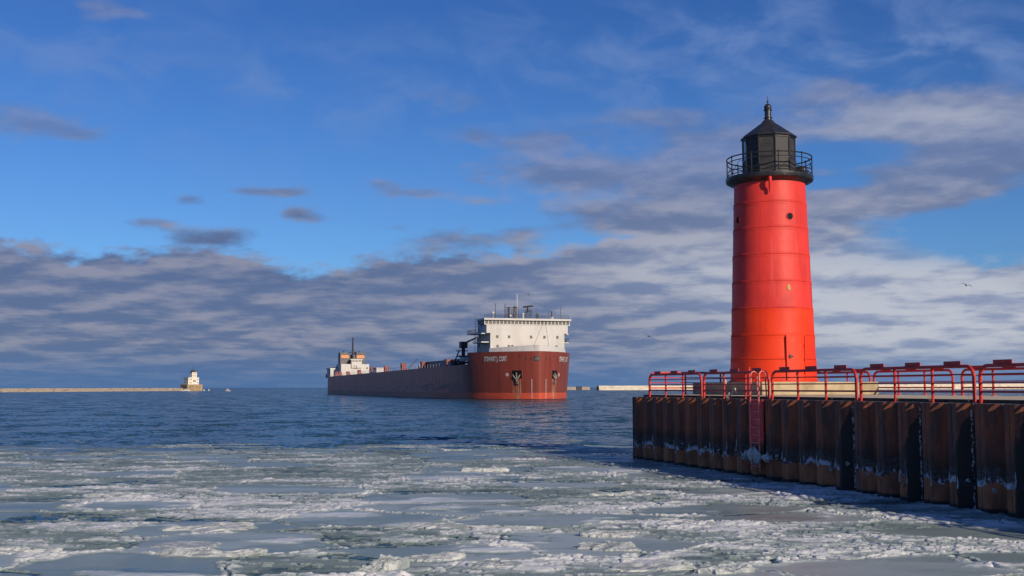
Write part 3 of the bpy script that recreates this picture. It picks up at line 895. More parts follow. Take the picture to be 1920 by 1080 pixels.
# small things on the deck edge
mb = MB()
mb.tube([(0, 0, 0), (0, 0, .46)], .007, 5)
pts = [(.09 * math.cos(t * PI / 6), 0, .55 + .09 * math.sin(t * PI / 6)) for t in range(12)]
mb.tube(pts, .035, 7, closed=True)
mb.tube([(-.02, 0, .66), (-.12, 0, .74), (-.42, 0, .77)], [.04, .05, .015], 6)
o = mb.build('rope_bracket', M['rustwood'], smooth=True, loc=P3(9.25, .3, DECKZ), rotz=rot_w)
tag(o, 'pale frosted ring and arm on a thin stem behind the second railing', 'bracket')
mb = MB()
mb.tube([(0, 0, .03), (.62, 0, .40)], .035, 6); mb.tube([(.60, 0, .41), (.74, 0, .22)], .022, 6)
mb.tube([(-.14, 0, .03), (.02, .05, .22)], .025, 6)
o = mb.build('broken_timber', M['rustwood'], smooth=True, loc=P3(10.05, .03, CAPZ), rotz=rot_w)
tag(o, 'bent pale broken timber lying tilted against the second railing', 'timber')
rs = random.Random(9)
for i, (s_, lab) in enumerate(((17.6, 'dry weed sprouting right of the third railing section'), (19.0, 'dry weed at the gap after the third railing section'), (21.3, 'clump of dry weed under the fourth railing section'),
                 (22.9, 'bent dry stalk on the deck edge beneath the fourth railing'), (24.6, 'dry stalk near the right end of the fourth railing'), (8.2, 'short dry weed at the left end of the second railing'))):
    mb = MB()
    for j in range(7):
        a = rs.uniform(-1, 1); hh = rs.uniform(.08, .24)
        mb.tube([(rs.uniform(-.05, .05), 0, 0), (a * .06, rs.uniform(-.03, .03), hh * .6), (a * .16, rs.uniform(-.06, .06), hh)], [.006, .005, .002], 4)
    o = mb.build('dry_weed', M['weed'], loc=P3(s_, .10, CAPZ), rotz=rot_w)
    tag(o, lab, 'weed', 'dry weeds along the deck edge')

# ------------------------------------------------------------------ lighthouse
LX, LY = 11.93, 52.5
LZ = 3.615
lh = empty('lighthouse', (LX, LY, LZ))
tag(lh, 'tall red riveted lighthouse with black lantern on the pier', 'lighthouse')
# frame: angles measured with 0 = towards the camera, + = towards the right of the picture
base_dir = math.atan2(-LY, -LX)
def ang(d): return base_dir + R(d)
zs = [0.0, .98, 2.045, 3.26, 4.47, 5.69, 6.90, 8.07, 9.25]
def rad(z): return 1.935 - (1.935 - 1.60) * z / 9.25
NSEG = 96
def dome(mb, p, n, r, m):
    n = Vector(n).normalized(); a = n.orthogonal().normalized(); b = n.cross(a)
    p = Vector(p); vs = []
    for k in range(5):
        t = 2 * PI * k / 5
        vs.append(p + (a * math.cos(t) + b * math.sin(t)) * r)
    vs.append(p + n * r * .75)
    mb.add(vs, [(k, (k + 1) % 5, 5) for k in range(5)], m)
def rivet_row(mb, z, r, n, m, size=.023):
    for k in range(n):
        t = 2 * PI * k / n
        dome(mb, (r * math.cos(t), r * math.sin(t), z), (math.cos(t), math.sin(t), 0), size, m)
def tower_part(i0, i1, mat):
    mb = MB()
    for i in range(i0, i1):
        z0, z1 = zs[i], zs[i + 1]
        r0, r1 = rad(z0), rad(z1) + .012
        pr = [(r0 - .035, z0), (r0 - .035, z0 + .016), (r0, z0 + .018), (r0, z0 + .10), (r0 - .008, z0 + .104), (r1, z1 - .10), (r1 + .008, z1 - .098), (r1 + .010, z1), (rad(z1) - .035, z1 + .001)]
        if i == 0: pr = [(r0, z0), (r1, z1)] 
        mb.lathe(pr, NSEG, mat, cap=(i == i1 - 1))
        if i > 0:
            nn = 118
            rivet_row(mb, z0 + .03, r0 + .001, nn, mat); rivet_row(mb, z0 + .08, r0 + .001, nn, mat)
        for va in (-15, 75, 165, 255):
            for kk in range(int((z1 - z0 - .2) / .085)):
                z = z0 + .14 + kk * .085
                for off in (-1.1, 1.1):
                    t = ang(va + off); rr = r0 + (r1 - r0) * (z - z0) / (z1 - z0) - .004
                    dome(mb, (rr * math.cos(t), rr * math.sin(t), z), (math.cos(t), math.sin(t), 0), .022, mat)
    if i0 == 0:
        rivet_row(mb, .98 - .05, rad(.98) + .010, 118, mat)
    return mb
tower_part(0, 3, M['red_lower']).build('lower_tower', M['red_lower'], lh, smooth=True)['label'] = 'bright orange-red freshly painted lower tower rings'
tower_part(3, 8, M['red_upper']).build('upper_tower', M['red_upper'], lh, smooth=True)['label'] = 'duller faded red upper tower rings'
# footing flange
MB().lathe([(2.02, 0), (2.02, .05), (1.95, .07)], 96).build('base_flange', M['red_lower'], lh, smooth=True)

def curved_plate(mb, a0, a1, z0, z1, r, th, m, n=8):
    vs = []; fs = []
    for k in range(n + 1):
        t = ang(a0 + (a1 - a0) * k / n)
        for rr_, z in ((r, z0), (r + th, z0), (r + th, z1), (r, z1)):
            vs.append((rr_ * math.cos(t), rr_ * math.sin(t), z))
    for k in range(n):
        for j in range(4):
            fs.append((k * 4 + j, k * 4 + (j + 1) % 4, (k + 1) * 4 + (j + 1) % 4, (k + 1) * 4 + j))
    fs += [(0, 1, 2, 3), tuple(n * 4 + j for j in (3, 2, 1, 0))]
    mb.add(vs, fs, m)
# door: frame stands proud, the leaf sits inside
mb = MB()
DA0, DA1 = 19.5, 45.0
curved_plate(mb, DA0 - 2.4, DA0, .03, 2.03, rad(0) - .05, .115, None)
curved_plate(mb, DA1, DA1 + 1.6, .03, 2.03, rad(0) - .05, .075, None)
curved_plate(mb, DA0 - 2.4, DA1 + 1.6, 2.03, 2.075, rad(2) - .02, .10, None)
curved_plate(mb, DA0 - 2.4, DA1 + 1.6, .0, .03, rad(0) - .05, .15, None)
mb.build('door_frame', M['red_lower'], lh)
mb = MB(); curved_plate(mb, DA0 + .2, DA1 - .2, .04, 2.02, rad(1.4) + .012, .03, None)
door = mb.build('door', M['red_lower'], lh)
mb = MB()
for z in (.35, .95, 1.55):
    curved_plate(mb, DA1 - 1.2, DA1 + .5, z, z + .13, rad(0) + .025, .03, None)
mb.build('hinge', M['red_lower'], door)
mb = MB()
t = ang(DA0 + 3.0); rr_ = rad(1) + .06
mb.box((rr_ - .02, -.05, 1.05), (rr_ + .03, .05, 1.20), rot=t)
mb.box((rr_, -.10, 1.12), (rr_ + .05, .16, 1.14), rot=t)
mb.build('latch', M['gear'], door)
mb = MB(); curved_plate(mb, 30.5, 35, .30, .40, rad(.3) + .045, .008, None)
mb.build('sign_plate', M['red_lower'], door)
# portholes
for (a, zc) in ((31.0, 7.40), (-58.5, 7.38), (130, 7.4), (220, 7.4)):
    ph = MB()
    t = ang(a); nx, ny = math.cos(t), math.sin(t); r0 = rad(zc)
    pts = [(r0 * nx + .17 * math.cos(q) * -ny, r0 * ny + .17 * math.cos(q) * nx, zc + .17 * math.sin(q)) for q in [2 * PI * k / 20 for k in range(20)]]
    ph.tube(pts, .028, 6, closed=True)
    o = ph.build('porthole', M['red_upper'], lh, smooth=True)
    g = MB()
    for rr2 in (.155, .012):
        pass
    vs = [((r0 + .012) * nx + .155 * math.cos(2 * PI * k / 20) * -ny, (r0 + .012) * ny + .155 * math.cos(2 * PI * k / 20) * nx, zc + .155 * math.sin(2 * PI * k / 20)) for k in range(20)]
    g.add(vs, [tuple(range(20))])
    g.build('pane', M['void'], o)
# number plate 6 and bolt square
def text_mesh(txt, size, depth=.0, spacing=1.0, bold=0.0):
    cu = bpy.data.curves.new('letters', 'FONT'); cu.body = txt; cu.size = size; cu.extrude = depth
    cu.align_x = 'CENTER'; cu.space_character = spacing; cu.offset = bold; cu.resolution_u = 3
    o = bpy.data.objects.new('letters', cu); C.objects.link(o)
    dg = bpy.context.evaluated_depsgraph_get(); dg.update()
    me = bpy.data.meshes.new_from_object(o.evaluated_get(dg))
    vs = [tuple(v.co) for v in me.vertices]; fs = [tuple(p.vertices) for p in me.polygons]
    bpy.data.objects.remove(o); bpy.data.meshes.remove(me)
    return vs, fs
vs, fs = text_mesh('6', .34, .012, 1.0, .012)
t6 = ang(24.5); r6 = rad(4.3) + .03
o = MB().add([((r6 + z) * math.cos(t6) - x * math.sin(t6), (r6 + z) * math.sin(t6) + x * math.cos(t6), 4.08 + y) for x, y, z in vs], fs).build('number', M['gold'], lh)
mb = MB()
for a_, z_ in ((8.5, 5.60), (10.5, 5.60), (8.5, 5.50), (10.5, 5.50)):
    t = ang(a_); rr_ = rad(z_) + .0
    dome(mb, (rr_ * math.cos(t), rr_ * math.sin(t), z_), (math.cos(t), math.sin(t), 0), .02, None)
mb.build('bolt', M['red_upper'], lh)
# drain elbow
t = ang(1.0)
def LP(r, z, a=1.0): return (r * math.cos(ang(a)), r * math.sin(ang(a)), z)
mb = MB().tube([LP(1.60, 9.16), LP(1.86, 9.14), LP(1.90, 9.05), LP(1.88, 8.85), LP(1.80, 8.72), LP(1.78, 8.50)], [.075, .075, .075, .065, .055, .05], 10)
mb.build('drain_pipe', M['red_upper'], lh, smooth=True)
# balcony
BZ = 9.40
MB().lathe([(1.60, 9.02), (1.66, 9.08), (1.84, 9.13), (1.96, 9.20), (1.99, 9.26), (1.99, BZ), (1.94, BZ + .005), (.4, BZ + .006)], 96).build('balcony', M['black'], lh, smooth=True)
rl = MB()
for z, r_ in ((.90, .030), (.70, .020), (.27, .020), (.10, .020)):
    rl.tube([(1.93 * math.cos(2 * PI * k / 64), 1.93 * math.sin(2 * PI * k / 64), BZ + z) for k in range(64)], r_, 6, closed=True)
rail = rl.build('balcony_railing', M['black'], lh, smooth=True)
NP = 10
for k in range(NP):
    t = 2 * PI * (k + .35) / NP + base_dir
    MB().tube([(1.93 * math.cos(t), 1.93 * math.sin(t), BZ), (1.93 * math.cos(t), 1.93 * math.sin(t), BZ + .96)], .026, 6).build('post', M['black'], rail, smooth=True)
mb = MB()
for k in range(NP):
    t0 = 2 * PI * (k + .35) / NP + base_dir; t1 = t0 + 2 * PI / NP; tm = (t0 + t1) / 2
    def c_(t, z): return (1.925 * math.cos(t), 1.925 * math.sin(t), BZ + z)
    tt = lambda f: t0 + (t1 - t0) * f
    mb.tube([c_(tt(.03), .12), c_(tt(.25), .40), c_(tt(.5), .69)], .011, 5); mb.tube([c_(tt(.97), .12), c_(tt(.75), .40), c_(tt(.5), .69)], .011, 5)
mb.build('brace', M['black'], rail, smooth=True)
# lantern room (ten sides)
LR, L0, L1 = 1.185, BZ + .006, 11.22
def dec(k, r): 
    t = ang(-94 + 36 * k); return (r * math.cos(t), r * math.sin(t))
for k in range(10):
    (x0, y0), (x1, y1) = dec(k, LR), dec(k + 1, LR)
    def lerp(f): return (x0 + (x1 - x0) * f, y0 + (y1 - y0) * f)
    def panel(f0, f1, z0, z1, push):
        (ax, ay), (bx_, by_) = lerp(f0), lerp(f1)
        nx, ny = (ax + bx_) / 2, (ay + by_) / 2; q = math.hypot(nx, ny); nx, ny = nx / q * push, ny / q * push
        tx, ty = nx / push * .03, ny / push * .03
        vs = [(ax + nx - tx, ay + ny - ty), (bx_ + nx - tx, by_ + ny - ty), (bx_ + nx, by_ + ny), (ax + nx, ay + ny)]
        mbp = MB().prism(vs, z0, z1); return mbp
    if k in (0, 9):
        panel(.02, .98, L0, L0 + .80, .002).build('lower_panel', M['panel'], lh)
        gm = panel(.04, .96, L0 + .84, L1 - .06, -.01).build('glazing', None, lh)
        gm.data.materials.append(M['glassclear'] if 'glassclear' in M else M['glass'])
        gm['label'] = 'clear glass pane on the left side of the lantern' if k == 0 else 'clear glass pane at the back of the lantern'
    else:
        panel(.02, .98, L0, L0 + .80, .002).build('lower_panel', M['panel'], lh)
        panel(.03, .97, L0 + .84, L1 - .06, -.01).build('glazing', M['panel'], lh)
    MB().tube([(x0, y0, L0), (x0, y0, L1)], .035, 6).build('mullion', M['black'], lh, smooth=True)
mb = MB()
for z, r_ in ((L0 + .82, LR + .02), (L1 - .03, LR + .03), (L0 + .05, LR + .03)):
    mb.lathe([(r_ - .06, z - .03), (r_, z - .03), (r_, z + .03), (r_ - .06, z + .03)], 10, ph=ang(-94), cap=False)
mb.build('sill_ring', M['black'], lh)
MB().lathe([(.42, L0), (.42, L0 + 1.5), (.2, L1 - .1)], 16).build('lamp', M['black'], lh, smooth=True)
roof = MB().lathe([(1.10, L1), (1.26, L1 + .005), (1.29, L1 + .04), (1.27, L1 + .10), (.30, L1 + .80), (.26, L1 + .84)], 10, ph=ang(-94)).build('roof', M['black'], lh)
z0 = L1 + .82
MB().lathe([(.30, z0 - .03), (.25, z0 + .06), (.16, z0 + .12), (.155, z0 + .17), (.20, z0 + .19), (.20, z0 + .22), (.15, z0 + .24), (.15, z0 + .55), (.20, z0 + .57), (.20, z0 + .60),
            (.15, z0 + .62), (.175, z0 + .68), (.17, z0 + .76), (.12, z0 + .84), (.04, z0 + .89), (.03, z0 + .95), (.05, z0 + 1.0), (.02, z0 + 1.04), (.012, z0 + 1.22), (.002, z0 + 1.24)], 20).build('ventilator', M['black'], roof, smooth=True)
# horn box on the balcony
hb_ = MB().lathe([(.20, -.26), (.24, -.24), (.24, .2), (.20, .24), (.20, .26)], 20)
hb_.v = [(z, y, x + .32) for x, y, z in hb_.v]
hb_.box((-.2, -.16, 0), (.2, .16, .12))
o = hb_.build('fog_signal', M['black'], smooth=True, loc=(LX + 1.47, LY - .05, LZ + BZ + .008), rotz=R(-30))
tag(o, 'black drum shaped fog signal at the right side of the balcony', 'fog signal')

# ------------------------------------------------------------------ ship
TH = R(17.2)
ship = empty('cargo_ship', (7.6, 314.0, 0), TH)       # local x = right in the picture, local y = aft, z = up
tag(ship, 'long rust-red lake freighter with white bridge steaming towards the viewer', 'cargo ship')
HB, BL, SL = 16.0, 21.3, 305.0
def top_z(l):
    if l < 18.5: return 13.25 - .0 * l
    return 9.95 - (l - 18.5) * .0036
def hb(l, z):
    if l < BL: b = HB * (1 - (1 - max(l, 0) / BL) ** 1.5) ** .75
    elif l < 285: b = HB
    else: b = HB * (1 - .10 * ((l - 285) / 20) ** 2)
    k = max(0, 1 - z / 13.0)
    fl = max(0, 1 - max(0, l - 10) / 60)
    return b * (1 - .085 * k * fl)
def hull_pt(l, z, side, off=0.0):
    e = .05
    b0, b1 = hb(max(l - e, .001), z), hb(l + e, z)
    b = hb(l, z)
    dl, db = (l + e) - max(l - e, .001), b1 - b0
    q = math.hypot(dl, db); nx, ny = dl / q, -db / q
    return Vector((side * (b + nx * off), l + ny * off, z))
ls = [0, .03, .1, .22, .4, .7, 1.1, 1.7, 2.5, 3.5, 4.6, 6, 7.5, 9, 11, 13, 15, 17, 18.45, 18.55, 21.3, 25, 32, 40] + [50 + 15 * k for k in range(16)] + [285, 291, 297, 302, 305]
zl = [-2, 0, .6, 1.2, 1.86, 3, 4.5, 6, 8]
mb = MB()
cols_ = []
for side in (1, -1):
    vs = []
    for l in ls:
        tz = top_z(l)
        for z in zl + [tz - .3, tz]:
            vs.append((side * hb(l, z), l, z))
    n = len(zl) + 2
    fs = []
    for i in range(len(ls) - 1):
        for j in range(n - 1):
            f = (i * n + j, (i + 1) * n + j, (i + 1) * n + j + 1, i * n + j + 1)
            fs.append(f if side > 0 else f[::-1])
    mb.add(vs, fs)
# transom
z_ = top_z(305)
vs = [(s_ * hb(305, z), 305, z) for z in zl + [z_] for s_ in (1, -1)]
mb.add(vs, [(2 * i, 2 * i + 1, 2 * i + 3, 2 * i + 2) for i in range(len(zl))])
# forecastle bulkhead
mb.box((-12.9, 18.5, 9.9), (12.9, 18.56, 13.2))
hull = mb.build('hull', M['hull'], ship, smooth=True)
def deck(name, l0, l1, dz, mat, inset=.25):
    ll = [l for l in np.linspace(l0, l1, 24)]
    mb = MB()
    vs = []
    for l in ll:
        b = max(hb(l, 13) - inset, .02); z = top_z(l) + dz
        vs += [(-b, l, z), (b, l, z)]
    mb.add(vs, [(2 * i, 2 * i + 1, 2 * i + 3, 2 * i + 2) for i in range(len(ll) - 1)])
    return mb.build(name, mat, ship)
deck('forecastle_deck', .3, 18.48, -.15, M['deckred'])
deck('main_deck', 18.6, 304.8, -.25, M['deckred'])
# anchor pockets, fairleads, bow emblem: dark recesses framed proud of the plating
def on_bow(side, l0, l1, z0, z1, off, mat, name, label=None, n=6):
    vs, fs = [], []
    for i in range(n + 1):
        l = l0 + (l1 - l0) * i / n
        vs += [hull_pt(l, z0, side, off), hull_pt(l, z1, side, off), hull_pt(l, z1, side, off - .15), hull_pt(l, z0, side, off - .15)]
    for i in range(n):
        for j in range(4):
            fs.append((i * 4 + j, (i + 1) * 4 + j, (i + 1) * 4 + (j + 1) % 4, i * 4 + (j + 1) % 4))
    fs += [(0, 1, 2, 3), (n * 4 + 3, n * 4 + 2, n * 4 + 1, n * 4)]
    o = MB().add(vs, fs).build(name, mat, hull)
    if label: o['label'] = label
    return o
M['hullflat'] = paint('hull_red_trim', (0.30, 0.07, 0.04, 1), .5)
M['rust'] = paint('pale_rust_run', (0.46, 0.30, 0.20, 1), .8, (0.30, 0.12, 0.07, 1), 1.0, (1, 1, .3))
M['anchor'] = paint('anchor_steel', (0.26, 0.23, 0.20, 1), .7, (0.10, 0.08, 0.07, 1), 1.2)
for side in (-1, 1):
    on_bow(side, 2.7, 4.9, 5.8, 8.0, .03, M['void'], 'anchor_pocket')
    for (l0, l1, z0, z1) in ((2.55, 2.7, 5.65, 8.15), (4.9, 5.05, 5.65, 8.15), (2.7, 4.9, 5.65, 5.8)):
        on_bow(side, l0, l1, z0, z1, .09, M['hullflat'], 'pocket_frame')
    an = MB()
    q = lambda l, z, o_: tuple(hull_pt(l, z, side, o_))
    an.tube([q(3.8, 7.4, .1), q(3.75, 6.2, .25), q(3.7, 4.9, .35)], [.18, .25, .3], 8)
    an.tube([q(3.0, 6.9, .1), q(3.3, 6.2, .3), q(3.7, 5.5, .35)], [.1, .22, .3], 8)
    an.tube([q(4.6, 6.9, .1), q(4.3, 6.2, .3), q(3.7, 5.5, .35)], [.1, .22, .3], 8)
    an.tube([q(3.1, 4.8, .3), q(3.7, 4.6, .4), q(3.3, 4.2, .3)], [.15, .3, .15], 8)
    an.build('anchor', M['anchor'], hull, smooth=True)
    rsx = random.Random(3 + side)
    for (lc, w_, zt, zb_) in ((3.05, .12, 5.6, .5), (3.45, .22, 5.4, .2), (3.85, .2, 5.2, .2), (4.5, .1, 5.6, 1.0), (4.75, .07, 5.6, .8)):
        on_bow(side, lc - w_ / 2, lc + w_ / 2, zb_, zt, .012, M['rust'], 'rust_streak', n=1)
    # round bow-thruster mark
    c, cz, rr_ = 5.95, 6.85, .46
    ring = [tuple(hull_pt(c + rr_ * math.cos(2 * PI * k / 20) * .82, cz + rr_ * math.sin(2 * PI * k / 20), side, .05)) for k in range(20)]
    MB().add(ring, [tuple(range(20)) if side < 0 else tuple(range(20))]).build('thruster_mark', M['white'], hull)
    pr = MB()
    for (du, dv, a_, b_) in ((-.13, 0, .05, .2), (.13, 0, .05, .2), (0, 0, .12, .05)):
        ps = [tuple(hull_pt(c + (du + sx_ * a_) * .82, cz + dv + sz_ * b_, side, .075)) for sx_, sz_ in ((-1, -1), (1, -1), (1, 1), (-1, 1))]
        pr.add(ps, [(0, 1, 2, 3)])
    pr.build('thruster_symbol', M['winblk'], hull)
    # name
    vs, fs = text_mesh('STEWART J. CORT', 1.62, 0.0, 1.08, .045)
    xs_ = [v[0] for v in vs]; wdt = max(xs_) - min(xs_); sc = 7.9 / wdt
    # walk along the waterline curve so letters keep their width
    tab = [(0.0, 1.2)]; l = 1.2
    while l < 18:
        l2 = l + .05; ds = math.hypot(.05, hb(l2, 11) - hb(l, 11)); tab.append((tab[-1][0] + ds, l2)); l = l2
    arr = np.array(tab)
    mid = np.interp(8.9, arr[:, 1], arr[:, 0])
    nv = []
    for x, y, z in vs:
        d = mid - side * -1 * x * sc * (1) if False else mid + side * x * sc
        l = float(np.interp(d, arr[:, 0], arr[:, 1]))
        nv.append(tuple(hull_pt(l, 10.65 + y * 1.12, side, .05)))
    MB().add(nv, fs).build('ship_name', M['white'], hull)
    # draft marks
    dm = MB()
    for k in range(17):
        z = .4 + k * .31
        ps = [tuple(hull_pt(.95 + u, z + v, side, .05)) for u, v in ((-.04, 0), (.10, 0), (.10, .17), (-.04, .17))]
        dm.add(ps, [(0, 1, 2, 3)])
    dm.build('draft_marks', M['white'], hull)
    for (l, z) in ((1.9, 11.3), (1.0, 11.2), (3.2, 11.9)):
        ring = [tuple(hull_pt(l + .22 * math.cos(2 * PI * k / 12) * .8, z + .22 * math.sin(2 * PI * k / 12), side, .05)) for k in range(12)]
        MB().add(ring, [tuple(range(12))]).build('fairlead', M['winblk'], hull)
# bow crest (dark square with pale figure) wraps the stem
cr = MB(); cw = MB()
def stem_strip(mb_, bx0, bx1, z0, z1, off):
    n = 8; vs = []; 
    ltab = [(hb(l, 11), l) for l in np.linspace(0, 4, 200)]
    bs = [a for a, b in ltab]; lv = [b for a, b in ltab]
    for i in range(n + 1):
        x = bx0 + (bx1 - bx0) * i / n
        l = float(np.interp(abs(x), bs, lv))
        vs += [(x, l - off, z0), (x, l - off, z1)]
    mb_.add(vs, [(2 * i, 2 * i + 2, 2 * i + 3, 2 * i + 1) for i in range(n)])
stem_strip(cr, -1.5, -.0, 10.6, 11.8, .12)
cr.build('bow_fairlead', M['winblk'], hull)
stem_strip(cw, -.95, -.75, 10.7, 11.7, .17); stem_strip(cw, -.55, -.35, 10.7, 11.7, .17); stem_strip(cw, -.95, -.35, 11.1, 11.25, .18); stem_strip(cw, -1.35, -1.15, 10.9, 11.4, .17)
cw.build('bow_roller', M['anchor'], hull)

# bulwark on the bow
mb = MB(); vs = []
for side in (1, -1):
    vs = []
    ll = [.004, .03, .1, .25, .5, .9, 1.4, 2.2, 3.4, 5, 7, 9, 10.6]
    for l in ll:
        p = hull_pt(l, 13.2, side, -.12 * min(1, l / .5))
        f_ = (10.6 - l) / 10.6
        hgt = 1.05 + .75 * f_
        p2 = hull_pt(l + .004, 13.2 + hgt, side, -.30 * min(1, l / .9))
        vs += [(p.x, p.y, 13.2), (p2.x, p2.y + .1, 13.2 + hgt), (p2.x - side * .15, p2.y + .25, 13.2 + hgt), (p.x - side * .15, p.y + .25, 13.2)]
    n = len(ll)
    fs = []
    for i in range(n - 1):
        for j in range(4):
            f = (i * 4 + j, (i + 1) * 4 + j, (i + 1) * 4 + (j + 1) % 4, i * 4 + (j + 1) % 4)
            fs.append(f)
    fs.append((0, 1, 2, 3)); fs.append(((n - 1) * 4 + 3, (n - 1) * 4 + 2, (n - 1) * 4 + 1, (n - 1) * 4))
    mb.add(vs, fs)
mb.build('bulwark', M['white'], ship)
# forward house
HF = 10.75
house = MB().box((-11.0, HF, 13.1), (11.0, HF + 12, 18.6)).box((-12.1, HF, 18.6), (12.05, HF + 9, 21.05)).box((-9.4, HF + 12, 13.1), (9.4, HF + 20, 18.0), M['neutral_white']).build('forward_house', M['white'], ship)
wh = MB().box((-12.55, HF + .25, 21.05), (12.55, HF + 7, 22.2)).build('wheelhouse', M['winblk'], ship)
MB().box((-12.9, HF - .45, 22.2), (12.95, HF + 7.4, 22.75)).build('roof', M['white'], wh)
MB().box((-12.75, HF - .1, 20.9), (12.75, HF + .24, 21.12)).build('sill', M['white'], wh)
for k in range(24):
    x = -12.6 + 25.2 * k / 23
    MB().box((x - .11, HF + .12, 21.1), (x + .11, HF + .28, 22.2)).build('mullion', M['white'], wh)
for k in range(6):
    y = HF + .3 + 6.6 * k / 5
    for sx in (-1, 1):
        MB().box((sx * 12.6 - .1, y - .1, 21.1), (sx * 12.6 + .1, y + .1, 22.2)).build('mullion', M['white'], wh)
for x in (-9.0, -5.5, 1.0, 5.0, 8.9):
    w_ = MB().box((x - .36, HF - .03, 17.15), (x + .36, HF + .02, 17.95)).build('window', M['winblk'], house)
for x in (-8.9, -5.6, -4.6, .2, 5.5, 8.6):
    MB().box((x - .34, HF - .03, 14.55), (x + .34, HF + .02, 15.25)).build('window', M['winblk'], house)
# wing undersides and side galleries
for sx in (-1, 1):
    g = MB()
    x0, x1 = (-13.4, -11.0) if sx < 0 else (11.0, 12.6)
    g.box((x0, HF + .8, 15.9), (x1, HF + 10, 16.2))
    g.box((x0 + (.0 if sx < 0 else .0), HF + .8, 18.35), (x1, HF + 6, 18.6))
    g.build('gallery', M['white'], house)
    r_ = MB()
    xe = x0 if sx < 0 else x1
    for zz_ in (16.55, 16.9, 17.25):
        r_.tube([(xe, HF + .8, zz_), (xe, HF + 10, zz_)], .035, 4)
        r_.tube([(xe, HF + .8, zz_), ((-11.0 if sx < 0 else 11.0), HF + .8, zz_)], .035, 4)
    for k in range(7):
        r_.tube([(xe, HF + .8 + 9.2 * k / 6, 16.2), (xe, HF + .8 + 9.2 * k / 6, 17.25)], .035, 4)
    for zz_ in (18.9, 19.3, 19.6):
        r_.tube([(xe, HF + .8, zz_), (xe, HF + 6, zz_)], .03, 4)
    # stairs
    r_.tube([(xe * .97, HF + 2, 13.4), (xe * .97, HF + 5, 16.0)], .12, 4); r_.tube([(xe * .97, HF + 2, 16.2), (xe * .97, HF + 4.5, 18.4)], .12, 4)
    r_.tube([(xe * .97, HF + 5, 13.4), (xe * .97, HF + 5, 18.4)], .07, 4); r_.tube([(xe * .97, HF + 9, 13.4), (xe * .97, HF + 9, 18.4)], .07, 4)
    r_.build('gallery_rail', M['gear'], house)
MB().box((-13.6, HF + 6, 18.6), (-9.4, HF + 16, 18.8)).build('side_deck', M['white'], house)
r_ = MB()
for zz_ in (19.1, 19.5, 19.9):
    r_.tube([(-13.5, HF + 6, zz_), (-13.5, HF + 16, zz_), (-9.4, HF + 16, zz_)], .04, 4)
for k in range(8): r_.tube([(-13.5, HF + 6 + k * 10 / 7, 18.8), (-13.5, HF + 6 + k * 10 / 7, 19.9)], .04, 4)
r_.tube([(-13.2, HF + 8, 18.8), (-13.2, HF + 8, 24.2)], .07, 5); r_.tube([(-12.4, HF + 8, 18.8), (-12.4, HF + 8, 23.5)], .05, 5)
for k in range(10): r_.tube([(-13.2, HF + 8, 19 + k * .45), (-12.4, HF + 8, 19 + k * .45)], .03, 4)
r_.build('side_deck_rail', M['gear'], house)
# roof rail
r_ = MB()
for zz_ in (23.1, 23.45, 23.8):
    r_.tube([(-12.7, HF, zz_), (12.3, HF, zz_)], .03, 4)
for k in range(26): r_.tube([(-12.7 + k, HF, 22.75), (-12.7 + k, HF, 23.8)], .03, 4)
r_.build('roof_rail', M['gear'], wh)
# aerials and masts: px offsets converted with about 6.35 px per metre across
def hx(px): return (px - 989.5) / 6.33
def hz_(py): return 3.4 + (726 - py) / 6.55
ym = HF + 3
_tube = MB.tube
MB.tube = lambda s, p, r, n=8, m=None, closed=False: _tube(s, p, [q * 1.45 for q in r] if isinstance(r, list) else r * 1.45, n, m, closed)
for (px, py, rr_) in ((935, 571, .07), (1036, 583, .05), (1042, 583, .16), (1059, 575, .05), (1012, 577, .05), (1015, 588, .22), (897, 600, .05)):
    r_ = MB().tube([(hx(px), ym, 22.7), (hx(px), ym, hz_(py))], rr_, 5)
    if px == 935: r_.box((hx(932), ym - .1, hz_(571.5)), (hx(938), ym + .1, hz_(571)))
    r_.build('aerial', M['gear'], wh)
MB().tube([(hx(975.5), ym, 22.7), (hx(975.5), ym, hz_(553))], .07, 5).tube([(hx(1042), ym - .2, 22.7), (hx(1042), ym - .2, hz_(594))], .22, 6).build('aerial', M['neutral_white'], wh)
mm = MB()
zt = hz_(576)
for px in (970, 974.5):
    mm.tube([(hx(px), ym, 22.7), (hx(px), ym, zt)], .16, 5)
mm.tube([(hx(960), ym, 22.7), (hx(960), ym, hz_(577))], .16, 6)
mm.tube([(hx(953), ym, 22.7), (hx(953), ym, hz_(571))], .09, 5); mm.tube([(hx(957), ym, 22.7), (hx(957), ym, hz_(577))], .06, 5); mm.tube([(hx(966), ym, 22.7), (hx(966), ym, hz_(578))], .06, 5)
for py in (578, 582, 586, 590, 594):
    mm.tube([(hx(952), ym, hz_(py)), (hx(976), ym, hz_(py))], .05, 4) if py in (590, 578) else mm.tube([(hx(952), ym, hz_(py)), (hx(958), ym, hz_(py))], .05, 4)
    mm.tube([(hx(968.5), ym, hz_(py)), (hx(978), ym, hz_(py))], .06, 4)
mm.box((hx(970), ym - .5, hz_(577)), (hx(974.5), ym + .5, hz_(575.5))); mm.box((hx(970.3), ym - .3, hz_(586)), (hx(973.5), ym + .3, hz_(579))); mm.box((hx(970), ym - .3, hz_(597)), (hx(974), ym + .3, hz_(592)))
mm.build('signal_mast', M['gear'], wh)
rr = MB()
rr.tube([(hx(995.5), ym, hz_(588)), (hx(995.5), ym, hz_(576))], .14, 6)
rr.tube([(hx(987), ym, hz_(576.3)), (hx(1005.5), ym, hz_(574))], .18, 5)
for px in (993, 1001): rr.tube([(hx(px), ym, 22.7), (hx(px), ym, hz_(582))], .10, 5)
for py in (582, 584.5, 587, 591): rr.tube([(hx(990.5), ym, hz_(py)), (hx(1004), ym, hz_(py))], .06, 4)
